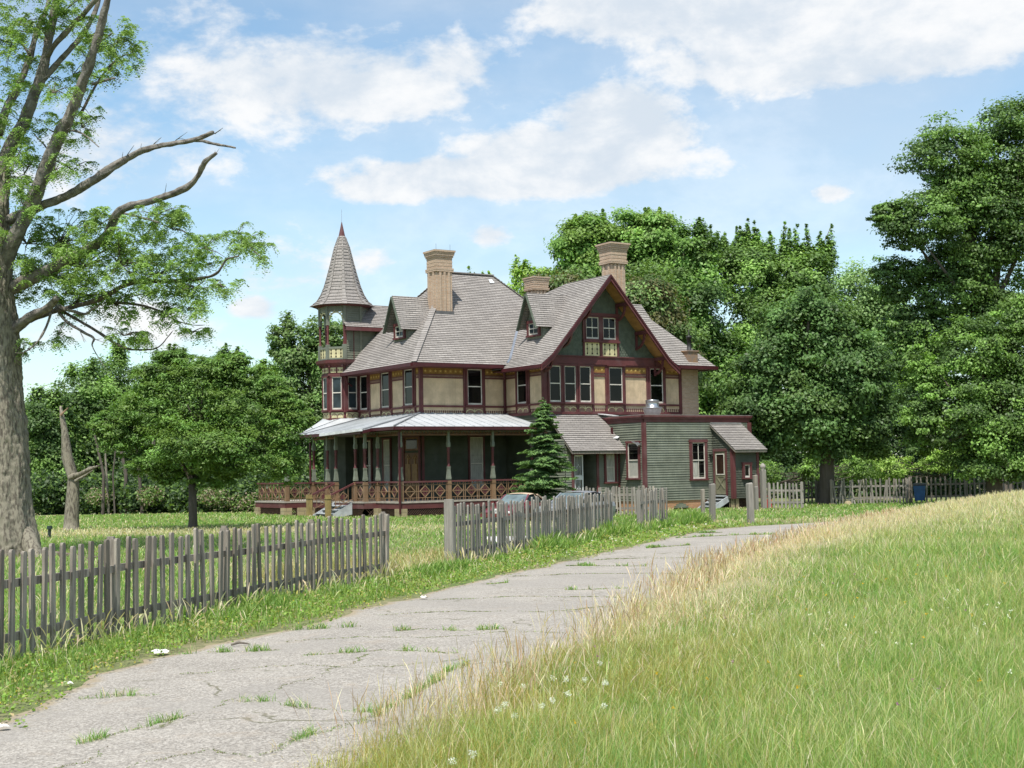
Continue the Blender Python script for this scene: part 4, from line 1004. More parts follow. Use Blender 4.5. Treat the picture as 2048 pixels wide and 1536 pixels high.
# tall meadow to the right of the drive
def meadow(n, y0, y1, p, seed, hh, ww_, name):
    x, y, r = field(n, y0, y1, p, lambda y: np.interp(y, YR, XR)-.15, lambda y: np.maximum(np.interp(y, YR, XR)+.3, y*.43+2.0), seed)
    d = x-np.interp(y, YR, XR); edge = r.uniform(0, 1, len(x)) < np.clip(.16+(d+.1)/.9*lowf(x*3.1, y*2.7, 2)*1.8, 0, 1); x, y, d = x[edge], y[edge], d[edge]
    m_ = len(x); lf = lowf(x*.7, y*.5, 1); lf2 = lowf(x*2.1, y*1.6, 4)
    ps = .06+.16*lf*lf2+(.30+.36*sstep(17, 24, y))*sstep(2.2, .3, d)*sstep(12.5, 17, y)+.38*sstep(22, 34, y)*sstep(6, 1.2, d)+.62*sstep(22, 42, y)+.10
    st_ = r.uniform(0, 1, m_) < np.clip(ps, 0, .9)
    tint = jit(r, GR1, m_); a = (r.uniform(0, 1, m_) < .35+.5*lf2); tint[a] = jit(r, GR2, a.sum()); a = r.uniform(0, 1, m_) < .62*sstep(3.4, .8, d)*sstep(19, 12, y)*(.4+lf2)+.06; tint[a] = jit(r, GR3, a.sum())
    tint[st_] = jit(r, (.47, .48, .21), st_.sum()); ed_ = st_ & (r.uniform(0, 1, m_) < .22+sstep(3.0, .8, d)*sstep(12, 17, y)+.9*sstep(22, 34, y)); tint[ed_] = jit(r, STRAW, ed_.sum()); a = ed_ & (r.uniform(0, 1, m_) < .7*sstep(3.5, .5, d)+.15); tint[a] = jit(r, PINK, a.sum())
    h = hh*r.uniform(.55, 1.15, m_)*(.55+.45*np.clip(d/1.1, 0, 1)); h[st_] *= 1.15
    w = np.maximum(ww_, .00040*y)*r.uniform(.7, 1.3, m_)
    wid = np.where(st_[:, None], np.array([[.45, .4, 1.0, .3]]), np.array([[.9, 1, .6, .1]]))
    P = np.stack([x, y, hfun(x, y)-.01], -1); lean = r.uniform(.08, .85, m_); lean[st_] *= .75
    h *= .78+.5*lowf(x*1.1+3, y*.8, 8); az = r.normal(.3, 1.9, m_)
    blades(name, P, h, w, lean, tint, wid, az=az)
meadow(210000, 6.0, 14, .6, 11, .27, .0034, 'meadow_grass')
meadow(260000, 13, 30, .4, 12, .31, .0040, 'meadow_grass')
meadow(170000, 28, 62, .3, 13, .38, .006, 'meadow_grass')
# mown-over lawn round the house and behind the fences
def lawn(n, y0, y1, p, seed, name):
    x, y, r = field(n, y0, y1, p, lambda y: np.maximum(-y*.43-3, -33+0*y), lambda y: np.where(y < 48, np.interp(y, YL, XL)-.25, np.minimum(y*.36, 22)), seed)
    # nothing grows inside the house or annex
    dx, dy = x-HO.x, y-HO.y; u = dx*math.cos(HA)+dy*math.sin(HA); w_ = -dx*math.sin(HA)+dy*math.cos(HA)
    ok = ~((u > -2.4) & (u < 12.3) & (w_ > -2.4) & (w_ < 9)) & ~((u > 4.7) & (u < 13.7) & (w_ > -6.15) & (w_ < 0)) & ~((u > -4.2) & (u < 0) & (w_ > -.3) & (w_ < 8.2))
    x, y = x[ok], y[ok]; m_ = len(x); lf = lowf(x*.55, y*.45, 2); lf2 = lowf(x*1.9, y*1.1, 6)
    fd = np.abs(x-np.interp(y, YF, XF)); verge = (x > np.interp(y, YF, XF)-.25) & (y < 46)
    ps = .02+.10*lf*lf2*sstep(40, 30, y)+.45*sstep(26, 30, y)*sstep(40, 32, y)*sstep(-9, -3, x)*0+.55*sstep(43, 46, y)*sstep(49.5, 47, y)+.35*sstep(21, 24, y)*sstep(31, 27, y)*sstep(-8, -3, x)
    h = 0; ps = ps+.55*sstep(23.5, 25, y)*sstep(34, 30, y)*sstep(-6, -3.5, x)+.16*sstep(14, 20, y)*lf+.06*sstep(33, 38, y)*lf2*sstep(50, 46, y)+.5*sstep(44, 47, y)*sstep(53, 49, y)*sstep(-5, -8, x); ps = np.where(verge, .07, ps); st_ = r.uniform(0, 1, m_) < ps
    tint = jit(r, GR1, m_, .2); a = r.uniform(0, 1, m_) < .4+.3*lf2; tint[a] = jit(r, GR2, a.sum()); tint[verge & (r.uniform(0, 1, m_) < .3)] = (.20, .26, .045); tint[st_] = jit(r, STRAW, st_.sum())
    h = r.uniform(.07, .20, m_)*(1+.9*st_); h = np.where(fd < .35, h*1.2, h); h = np.where(y > 30, h*.7, h); h[st_] *= .75
    w = np.maximum(.005, .00060*y)*r.uniform(.7, 1.4, m_)
    wid = np.where(st_[:, None], np.array([[.5, .45, .8, .2]]), np.array([[1, 1, .7, .1]]))
    blades(name, np.stack([x, y, 0*x-.005], -1), h, w, r.uniform(.1, .8, m_), tint, wid)
lawn(80000, 11.5, 28, .45, 21, 'lawn_grass')
lawn(190000, 26, 70, .35, 22, 'lawn_grass')
# tall dry grass in the gap of the fence and hanging over the right edge of the drive
r = np.random.default_rng(29); n = 9000; y = r.uniform(23.8, 29.5, n); x = np.interp(y, YF, XF)+r.uniform(-2.4, .15, n)*sstep(30, 27, y); k = (lowf(x*2.1, y*1.3, 4) > r.uniform(.1, .8, n)) & ~((y > 27.0) & (x > np.interp(y, YF, XF)-.5)); x, y = x[k], y[k]; m_ = len(x)
tn = jit(r, (.56, .46, .27), m_, .2); a = r.uniform(0, 1, m_) < .35; tn[a] = jit(r, (.34, .38, .13), a.sum())
blades('dry_gap_grass', np.stack([x, y, 0*x], -1), r.uniform(.16, .46, m_), np.full(m_, .011)*r.uniform(.6, 1.3, m_), r.uniform(.1, .5, m_), tn, (.5, .5, .9, .3))
n = 10500; y = 9.5+37*r.uniform(0, 1, n)**1.25; x = np.interp(y, YR, XR)+r.normal(.26, .32, n); k = lowf(x*2.7, y*1.9, 6) > r.uniform(0, .9, n); x, y = x[k], y[k]; m_ = len(x)
tn = jit(r, PINK, m_, .16); a = r.uniform(0, 1, m_) < .3; tn[a] = jit(r, (.45, .30, .19), a.sum(), .2); a = r.uniform(0, 1, m_) < .2*sstep(18, 12, y); tn[a] = jit(r, GR3, a.sum())
blades('edge_straw', np.stack([x, y, hfun(x, y)+.02], -1), r.uniform(.20, .52, m_), np.maximum(.0038, .00042*y)*r.uniform(.7, 1.3, m_), r.uniform(.05, .45, m_), tn, (.35, .3, 1.3, .4))
# rank growth along the fences
x, y, r = field(30000, 12, 46, .35, lambda y: np.interp(y, YF, XF)-.35, lambda y: np.interp(y, YF, XF)+.55, 31)
m_ = len(x); st_ = r.uniform(0, 1, m_) < .025; tint = jit(r, GR2, m_, .2); tint[r.uniform(0, 1, m_) < .4] = (.15, .27, .055); tint[st_] = jit(r, STRAW, st_.sum())
h = r.uniform(.08, .30, m_)*(.45+.75*lowf(x*3, y*1.6, 3))*np.where(y > 31, 1.9, 1); h *= np.where(y < 18, .55, 1); h[st_] = r.uniform(.25, .5, st_.sum())
wid = np.where(st_[:, None], np.array([[.35, .35, 1.5, .4]]), np.array([[1, 1, .7, .1]]))
blades('fence_weeds', np.stack([x, y, 0*x], -1), h, np.maximum(.008, .0007*y)*r.uniform(.6, 1.3, m_), r.uniform(.15, .6, m_), tint, wid)

def leaves(name, C, size, N, tint, mt=LEAF, parent=None, asp=.55, axis=None, seed=0, fold=.12):
    n = len(C); r = np.random.default_rng(seed+n)
    if axis is None:
        t_ = r.normal(0, 1, (n, 3))
    else: t_ = axis
    N = N/np.linalg.norm(N, axis=1, keepdims=True)
    t_ = t_-N*np.sum(t_*N, 1, keepdims=True); t_ /= np.linalg.norm(t_, axis=1, keepdims=True)+1e-9
    b = np.cross(N, t_); s_ = np.asarray(size).reshape(-1, 1)*np.ones((n, 1))
    V = np.stack([C-t_*s_*.5-N*s_*fold, C+b*s_*asp*.5-t_*s_*.05, C+t_*s_*.5-N*s_*fold, C-b*s_*asp*.5-t_*s_*.05], 1)
    return mesh_np(name, V.reshape(-1, 3), np.arange(4*n).reshape(n, 4), mt, parent, tint)
# broad-leaved weeds on the verge
x, y, r = field(26000, 9.5, 44, .4, lambda y: np.where(y < 13, np.interp(y, YL, XL)-.9, np.interp(y, YF, XF)-.1), lambda y: np.interp(y, YL, XL)+.12+.32*np.clip(lowf(y*2.3, y*.7, 3)-.35, 0, 1), 41)
k = lowf(x*3.1, y*2.2, 5) > .35; x, y = x[k], y[k]; m_ = len(x)
tint = jit(r, (.24, .36, .075), m_, .22); a = lowf(x*2.3+1, y*1.4, 7) > r.uniform(.3, 1.1, m_); tint[a] = jit(r, (.36, .37, .12), a.sum(), .2); a = r.uniform(0, 1, m_) < .10; tint[a] = jit(r, (.48, .40, .22), a.sum(), .2); yl = r.uniform(0, 1, m_) < .035; tint[yl] = (.62, .48, .05); wh = r.uniform(0, 1, m_) < .05*sstep(25, 28, y); tint[wh] = (.6, .6, .5)
zz = r.uniform(.02, .20, m_)*(.4+.9*lowf(x*4, y*3, 9)); sz = np.maximum(.035, .0016*y)*r.uniform(.6, 1.4, m_); sz[yl] *= .5
tag(leaves('verge_weeds', np.stack([x, y, zz], -1), sz, r.normal(0, .7, (m_, 3))+np.array([0, -.3, 1]), tint, BLADE, asp=.7), kind='stuff')
# grass in the cracks of the drive
cr_ = [[(-3.75, 12.1), (-3.35, 12.2), (-3.1, 12.2)], [(-3.7, 15.0), (-3.1, 15.1), (-2.55, 15.1)], [(-2.75, 17.1), (-2.35, 17.2), (-1.9, 17.3)], [(-1.45, 16.7), (-1.1, 16.8), (-.7, 16.6), (-.1, 16.7)], [(-.5, 23.4), (-.15, 23.6)], [(.75, 21.9), (1.2, 21.9), (1.75, 22.1)],
       [(-2.4, 11.7), (-2.05, 11.7)], [(-1.75, 9.5), (-1.5, 10.2), (-1.15, 10.7), (-1.0, 11.4), (-.75, 12.6), (-.65, 13.3), (-.4, 14.0)], [(-3.1, 10.0), (-2.9, 10.5), (-2.6, 11.0)], [(-1.9, 11.5), (-1.2, 11.1), (-1.1, 11.2)], [(3.1, 33.0), (4.2, 33.8)], [(1.0, 27.5), (2.0, 27.0), (2.5, 26.8)], [(4.3, 37.5), (5.8, 38.2), (7.2, 38.2)], [(4.8, 40), (5.9, 40)], [(-2.2, 14.6), (-1.4, 14.9), (-.6, 14.6)]]
r = np.random.default_rng(51); PX = []
for ln in cr_:
    for (a, b) in zip(ln, ln[1:]):
        L = math.hypot(b[0]-a[0], b[1]-a[1]); k = int(L*520)
        f = r.uniform(0, 1, k); q_ = np.stack([a[0]+(b[0]-a[0])*f, a[1]+(b[1]-a[1])*f], -1); cl_ = lowf(q_[:, 0]*9, q_[:, 1]*7, a[0]); q_ = q_[cl_ > r.uniform(.1, .95, k)]
        PX.append(q_+r.normal(0, .020, q_.shape)*np.array([1, .8+.03*a[1]]))
PX = np.concatenate(PX); m_ = len(PX); tint = jit(r, GR1, m_, .2); a = r.uniform(0, 1, m_) < .22; tint[a] = jit(r, STRAW, a.sum())
blades('crack_grass', np.concatenate([PX, np.full((m_, 1), .01)], 1), np.where(lowf(PX[:, 0]*6, PX[:, 1]*5, 2) > .5, r.uniform(.04, .12, m_), r.uniform(.008, .035, m_)), np.maximum(.005, .0005*PX[:, 1]), r.uniform(.2, 1.0, m_), tint)
# moss and dirt filling the cracks themselves
r = np.random.default_rng(57); MX = []
for ln in cr_+[[(-2.6, 9.0), (-2.2, 9.7), (-1.75, 9.5)], [(-3.2, 13.4), (-2.2, 13.9), (-1.2, 13.6), (-.5, 14.2)], [(-2.6, 15.8), (-1.8, 16.2), (-1.0, 15.9), (-.1, 16.4), (.6, 16.2)], [(-1.9, 18.6), (-.8, 18.9), (.4, 18.6), (1.3, 19.2)], [(-1.2, 20.6), (0, 20.9), (1.6, 20.5)], [(-.3, 24.8), (1.0, 25.2), (2.9, 24.9)], [(.6, 28.6), (2.2, 29.2), (4.4, 28.9)], [(-3.4, 8.2), (-2.9, 9.4), (-2.7, 10.6), (-2.4, 11.7), (-1.9, 12.9), (-1.5, 14.6)]]:
    for (a, b) in zip(ln, ln[1:]):
        L = math.hypot(b[0]-a[0], b[1]-a[1]); k = int(L*330); f_ = r.uniform(0, 1, k); wv = .045*np.sin(f_*L*7+a[0]*5)+.02*np.sin(f_*L*23)
        q_ = np.stack([a[0]+(b[0]-a[0])*f_-(b[1]-a[1])/L*wv, a[1]+(b[1]-a[1])*f_+(b[0]-a[0])/L*wv], -1); ok = lowf(q_[:, 0]*5, q_[:, 1]*4, 1+a[0]) > r.uniform(.05, 1.0, k); MX.append((q_+r.normal(0, .011, q_.shape))[ok])
MX = np.concatenate(MX); n = len(MX); tn = jit(r, (.21, .29, .10), n, .25); a = r.uniform(0, 1, n) < .5; tn[a] = jit(r, (.24, .205, .15), a.sum(), .3)
tag(leaves('crack_moss', np.concatenate([MX, np.full((n, 1), .031)], 1), np.maximum(.012, .0010*MX[:, 1])*r.uniform(.5, 1.5, n), np.tile([[0, 0, 1.]], (n, 1))+r.normal(0, .35, (n, 3)), tn, BLADE, asp=.7, fold=.05), kind='stuff')
# dry stalks and crumbs lying along the right edge of the drive
r = np.random.default_rng(58); n = 5200; y = 7+38*r.uniform(0, 1, n)**1.7; x = np.interp(y, YR, XR)+.2-np.abs(r.normal(0, .32, n)); tn = jit(r, (.50, .41, .25), n, .25); a = r.uniform(0, 1, n) < .3; tn[a] = jit(r, (.20, .17, .12), a.sum(), .3)
ax_ = r.normal(0, 1, (n, 3)); ax_[:, 2] = 0
tag(leaves('dry_debris', np.stack([x, y, np.full(n, .035)], -1), np.maximum(.05, .003*y)*r.uniform(.4, 1.5, n), np.tile([[0, 0, 1.]], (n, 1))+r.normal(0, .2, (n, 3)), tn, BLADE, asp=.12, axis=ax_, fold=0), kind='stuff')
# dandelion clocks, clover and hawkbit in the meadow
def blobs(name, P, rad, col, seed, n=14):
    r = np.random.default_rng(seed); dv = r.normal(0, 1, (len(P)*n, 3)); dv /= np.linalg.norm(dv, axis=1, keepdims=True); C = np.repeat(P, n, 0)+dv*np.repeat(rad, n)[:, None]*r.uniform(.3, 1, (len(P)*n, 1))
    tag(leaves(name, C, np.repeat(rad, n)*(.42 if n > 20 else .9), r.normal(0, 1, C.shape)+np.array([0, -.4, .6]), np.clip(np.repeat(col, n, 0)*(1+r.normal(0, .1, (len(C), 1))), 0, .95), BLADE, asp=.8), kind='stuff')
r = np.random.default_rng(61)
pts = []
for (px, py, yy) in ((1083, 1412, 12.4), (1107, 1356, 13.4), (1132, 1358, 13.3), (1200, 1326, 14.3), (1169, 1360, 13.2), (1135, 1388, 12.7), (1211, 1366, 13.0), (1010, 1410, 12.2), (1045, 1372, 13.0), (996, 1420, 12.0), (1030, 1432, 11.9), (1208, 1412, 12.2), (905, 1522, 9.9), (945, 1508, 10.2), (1105, 1400, 12.5), (1003, 1368, 13.0)):
    yy = 7.0; p = at(px, py, yy)
    while p.z > float(hfun(p.x, p.y))+.26 and yy < 16: yy += .08; p = at(px, py, yy)
    pts.append(p)
pts = np.array([list(p) for p in pts]); blobs('dandelion_clocks', pts, r.uniform(.022, .030, len(pts)), np.full((len(pts), 3), .74), 62, 70)
n = 300; x = r.uniform(1.5, 7, n); y = r.uniform(9, 17, n); d = np.exp(-((x-3.9)/1.3)**2-((y-12.3)/1.6)**2); k = r.uniform(0, 1, n) < .10+.9*d; x, y = x[k], y[k]
blobs('clover_flowers', np.stack([x, y, hfun(x, y)+r.uniform(.25, .36, len(x))], -1), np.full(len(x), .016), np.tile([[.85, .83, .77]], (len(x), 1)), 63, 7)
n = 130; x = r.uniform(-.5, 9, n); y = r.uniform(8, 24, n); k = x > np.interp(y, YR, XR)+.5; x, y = x[k], y[k]; col = np.where(r.uniform(0, 1, (len(x), 1)) < .7, np.array([[.75, .48, .03]]), np.array([[.45, .22, .38]]))
blobs('meadow_flowers', np.stack([x, y, hfun(x, y)+r.uniform(.24, .34, len(x))], -1), np.full(len(x), .015), col, 64, 8)

# ================================================================== fences
def picket_mesh(w, t_, h, seed):
    q = MB(); c = w*.28; pr_ = [(-w/2, 0), (w/2, 0), (w/2, h-c*1.3), (w/2-c*.35, h-c*.35), (w/2-c, h), (-w/2+c, h), (-w/2+c*.35, h-c*.35), (-w/2, h-c*1.3)]
    n = len(pr_); q.face([(x, -t_/2, z) for x, z in pr_]); q.face([(x, t_/2, z) for x, z in pr_][::-1])
    for i in range(n):
        a, b = pr_[i], pr_[(i+1) % n]; q.face([(a[0], -t_/2, a[1]), (b[0], -t_/2, b[1]), (b[0], t_/2, b[1]), (a[0], t_/2, a[1])])
    return q
def fence(label, pts, sp, h, posts, mt=WOODG, mt2=WOODB, w=.074, t_=.034, lean=.012, rails=(.32, .88), group='grey picket fences round the house', rnd=False, skip=0.0, seed=1, posth=.06, pw=.105):
    rg_ = random.Random(seed); fo = empty('picket_fence', (pts[0][0], pts[0][1], float(hfun(*pts[0])))); tag(fo, label, 'fence', group)
    O = Vector(fo.location); P = [Vector((x, y, float(hfun(x, y)))) for x, y in pts]
    seg = [(b-a).length for a, b in zip(P, P[1:])]; tot_ = sum(seg)
    def along(s_):
        for a, b, l_ in zip(P, P[1:], seg):
            if s_ <= l_+1e-6: return a.lerp(b, max(0, s_)/l_), math.atan2(b.y-a.y, b.x-a.x)
            s_ -= l_
        return P[-1], math.atan2(P[-1].y-P[-2].y, P[-1].x-P[-2].x)
    src = []
    for k in range(4):
        o = picket_mesh(w*rg_.uniform(.94, 1.06), t_, h*(1+.02*(k-1.5)), k).build('picket', mt if k != 2 else mt2, fo); src.append(o)
    used = [False]*4; n = int(tot_/sp)
    for i in range(n+1):
        if rg_.random() < skip: continue
        p, a = along(sp*(i+.25)); k = rg_.choice((0, 0, 1, 1, 2, 3, 3))
        if used[k]: o = src[k].copy(); COL.objects.link(o); o.parent = fo
        else: o = src[k]; used[k] = True
        o.location = p-O+Vector((math.sin(a), -math.cos(a), 0))*(t_/2+.022)+Vector((0, 0, rg_.uniform(.02, .06))); o.rotation_euler = (rg_.gauss(0, lean), rg_.gauss(0, lean*1.3), a+rg_.gauss(0, .05))
    for k in range(4):
        if not used[k]: bpy.data.objects.remove(src[k])
    st_ = sorted(set([0.0]+list(posts)+[tot_]))
    for a_, b_ in zip(st_, st_[1:]):
        for z in rails:
            p, _ = along(a_); q_, _ = along(b_); q = MB(); sag = rg_.uniform(-.015, .015)
            q.bar(p-O+Vector((0, 0, z*h/1.2+sag)), q_-O+Vector((0, 0, z*h/1.2+rg_.uniform(-.015, .015))), .04, .085); q.build('rail', mt, fo)
    for s_ in posts:
        p, a = along(s_); q = MB(); hh = h+posth+rg_.uniform(-.02, .03); b = p-O+Vector((-math.sin(a), math.cos(a), 0))*(pw/2+.0)
        if rnd and s_ == posts[0]: q.tube([b+Vector((0, 0, -.1)), b+Vector((0, 0, hh+.1))], [.105, .098], 14)
        else:
            q.box(b.x-pw/2, b.y-pw/2, -.1, b.x+pw/2, b.y+pw/2, hh-.03); q.box(b.x-pw/2+.015, b.y-pw/2+.015, hh-.03, b.x+pw/2-.015, b.y+pw/2-.015, hh)
        q.build('post', mt2 if rg_.random() < .4 else mt, fo)
    return fo
fence('long grey picket fence beside the big old tree, nearest along the drive', [(-5.35, 13.2), (-5.12, 14.3), (-4.74, 16.3), (-3.96, 18.9), (-3.07, 22.1), (-2.21, 24.4)], .205, 1.14, (.7, 3.35, 6.1, 9.0, 11.6), seed=3, lean=.014)
fence('weathered picket fence with round knotted end post, in front of the two parked cars', [(-1.21, 27.1), (-.27, 29.85), (1.2, 34.2), (2.68, 38.7)], .178, 1.2, (0, 3.0, 7.4, 12.4), mt=WOODL, mt2=WOODG, seed=4, lean=.014, rnd=True)
fence('short leaning picket section standing alone in the grass right of the cars', [(3.62, 40.4), (4.6, 42.8)], .17, 1.22, (0, 2.5), mt=WOODL, mt2=WOODG, seed=5, lean=.03, skip=.1)
fence('low picket fence behind the cars against the annex siding', [(2.9, 56.3), (5.6, 55.6)], .15, 1.12, (0, 1.1, 2.3), mt=WOODL, mt2=WOODG, seed=6, lean=.02)
fence('pale picket section beside the tall acorn-topped gate post', [(11.0, 60.6), (12.45, 60.4)], .165, 1.10, (0, 1.4), mt=WOODL, mt2=WOODL, seed=7)
fence('dark shaded picket fence beneath the spreading dark maple', [(13.4, 68.6), (16.2, 69.0)], .19, 1.05, (.1, 1.5, 2.7), mt=WOODB, mt2=WOODB, seed=8)
fence('pale ragged picket fence with tilted pickets behind the tall straw grass', [(14.75, 65.2), (16.4, 65.4), (18.3, 65.2)], .15, 1.15, (0, 1.9, 3.5), mt=WOODL, mt2=WOODG, seed=9, lean=.06)
fence('dark picket fence running off behind the blue bin', [(18.5, 65.6), (21.5, 66.0), (27.0, 66.8)], .24, 1.2, (0, 2.8, 5.6, 8.4), mt=WOODG, mt2=WOODB, seed=10)
def lone(x, y, h, w, mt, label, cap=False, tilt=0.0):
    o = empty('wooden_post', (x, y, 0)); tag(o, label, 'post', 'weathered posts by the drive'); o.rotation_euler = (0, tilt, .3)
    q = MB(); q.box(-w/2, -w/2, -.1, w/2, w/2, h-.04); q.hexa([(-w/2, -w/2, h-.04), (w/2, -w/2, h-.04), (w/2, w/2, h-.04), (-w/2, w/2, h-.04), (-w/3, -w/3, h), (w/3, -w/3, h+.015), (w/3, w/3, h), (-w/3, w/3, h-.01)]); q.build('shaft', mt, o)
    if cap:
        q = MB(); q.lathe(0, 0, [(w*.55, h), (w*.4, h+.03), (w*.62, h+.08), (w*.66, h+.15), (w*.45, h+.23), (.02, h+.28)], 14); q.build('finial', mt, o, True)
lone(6.70, 47.6, 1.32, .17, WOODL, 'stout leaning wooden post at the edge of the drive', tilt=.02)
lone(7.75, 46.1, 1.34, .18, WOODL, 'square wooden post standing alone, nearest the bend of the drive', tilt=-.015)
lone(7.55, 56.2, 1.0, .13, WOODG, 'thin grey post beside the small side steps')
lone(10.75, 60.5, 1.72, .2, WOODL, 'tall gate post topped with an acorn finial by the vestibule', cap=True)
lone(10.42, 60.55, 1.5, .16, WOODG, 'broad grey post tight against the acorn-topped one')
lone(10.0, 58.0, 1.05, .14, WOODL, 'slim post in front of the vestibule corner')

# ================================================================== litter and odds and ends
def scrap(px, py, Y, s_, label, seed, name='litter'):
    r_ = random.Random(seed); p = at(px, py, Y); q = MB(); n = 9; ring_ = []
    for j in range(n):
        th = 2*math.pi*j/n; ring_.append((s_*math.cos(th)*r_.uniform(.7, 1.1), s_*.7*math.sin(th)*r_.uniform(.7, 1.1), r_.uniform(.005, .03)))
    mid = [(x*.5, y*.5, z+s_*r_.uniform(.12, .4)) for x, y, z in ring_]
    for j in range(n):
        k = (j+1) % n; q.face([ring_[j], ring_[k], mid[k], mid[j]]); q.face([mid[j], mid[k], (0, 0, s_*.3)])
    o = q.build(name, WHITE); o.location = (p.x, p.y, .02); tag(o, label, 'litter', 'litter on the drive')
scrap(323, 1312, 15.05, .115, 'crumpled white paper plate at the weedy edge of the drive', 1)
scrap(136, 1373, 12.9, .05, 'small white scrap below the nearest fence pickets', 2)
scrap(848, 1199, 20.9, .07, 'white cup lid on the asphalt near the gap in the fence', 3)
scrap(8, 1463, 10.7, .06, 'white scrap lying where the drive leaves the photo at bottom left', 4)
q = MB(); q.tube([(0, 0, .03), (.09, .03, .05), (.2, .02, .035)], [.012, .014, .008], 6); o = q.build('stick', WOODB); p = at(480, 1297, 15.6); o.location = (p.x-.1, p.y, .0); tag(o, 'short dark stick lying on the asphalt', 'stick')
bl = empty('slat_blind', (0, 36.4, 0), .15); tag(bl, 'white slatted blind lying in the grass behind the fence', 'blind')
for i in range(13):
    q = MB(); y = i*.17; q.hexa([(-.5+rng.uniform(-.08, .08), y, .05), (.62, y+.02, .05), (.62, y+.08, .09), (-.5, y+.07, .09), (-.5, y, .056), (.62, y+.02, .056), (.62, y+.08, .096), (-.5, y+.07, .096)]); q.build('slat', WHITE, bl)
q = MB(); q.tube([(0, 0, -.05), (.02, 0, .30)], [.055, .05], 10); q.tube([(.02, 0, .30), (.02, 0, .40)], [.09, .08], 10); o = q.build('standpipe', mat('dark_green_iron', (.03, .05, .04), .5)); p = at(98, 1078, 44.5); o.location = (p.x, 44.5, 0); tag(o, 'dark iron standpipe in the grass right of the old trunk', 'standpipe')
BARKD = mat('dead_bark', (.24, .205, .17), .9, col2=(.12, .09, .07), scale=3, stretch=(3, 3, .6), bump=.8, bscale=12)
q = MB(); q.tube([at(80, 1108, 34.6), at(130, 1110, 34.2), at(180, 1122, 33.6), at(232, 1133, 33.0)], [.10, .085, .08, .06], 8, wob=.15, rng=rng); q.tube([at(150, 1114, 34.0), at(172, 1119, 33.2), at(200, 1112, 32.6)], [.05, .04, .015], 6); tag(q.build('fallen_limb', BARKD), 'dark fallen limb lying from the foot of the old tree', 'fallen branch', 'fallen limbs behind the fence')
q = MB(); q.tube([at(228, 1131, 32.2), at(268, 1132, 31.8), at(310, 1138, 31.4), at(347, 1138, 31.2)], [.05, .075, .08, .07], 8, wob=.2, rng=rng); tag(q.build('fallen_limb', BARKD), 'short orange-barked limb lying apart in the grass behind the pickets', 'fallen branch', 'fallen limbs behind the fence')
BLUE = mat('blue_plastic', (.02, .08, .21), .45); RED = mat('red_plastic', (.50, .05, .05), .45)
bn_ = empty('wheeled_bin', at(1840, 1004, 63.5), -.3); bn_.location.z = .15; tag(bn_, 'blue wheeled bin against the dark picket fence', 'bin')
q = MB(); q.hexa([(-.2, -.22, .05), (.2, -.22, .05), (.2, .22, .05), (-.2, .22, .05), (-.27, -.28, .72), (.27, -.28, .72), (.27, .28, .72), (-.27, .28, .72)]); q.build('bin_body', BLUE, bn_)
q = MB(); q.hexa([(-.29, -.31, .72), (.29, -.31, .72), (.29, .3, .76), (-.29, .3, .76), (-.27, -.29, .77), (.27, -.29, .77), (.27, .28, .83), (-.27, .28, .83)]); q.build('lid', DARKM, bn_)
for s_ in (-.2, .2): q = MB(); q.tube([(s_-.03, .22, .08), (s_+.03, .22, .08)], [.08, .08], 12); q.build('wheel', DARKM, bn_)
cn = empty('fuel_can', at(1535, 1016, 61.6)); cn.location.z = 0; tag(cn, 'red plastic fuel can half hidden by the pale pickets', 'fuel can')
q = MB(); q.hexa([(-.2, -.12, 0), (.2, -.12, 0), (.2, .12, 0), (-.2, .12, 0), (-.18, -.11, .42), (.16, -.11, .42), (.16, .11, .42), (-.18, .11, .42)]); q.build('can_body', RED, cn)
q = MB(); q.tube([(-.12, 0, .42), (-.1, 0, .55), (.08, 0, .55), (.1, 0, .42)], [.025]*4, 8); q.build('handle', RED, cn)
q = MB(); q.tube([(.15, 0, .40), (.25, 0, .56)], [.035, .025], 8); q.build('spout', DARKM, cn)
st_ = MB(); st_.lathe(0, 0, [(.16, -.02), (.18, .06), (.14, .16), (.06, .21)], 8); o = st_.build('stone', STONE); o.location = (15.35, 64.6, 0); tag(o, 'pale rock at the foot of the ragged pale fence', 'rock')
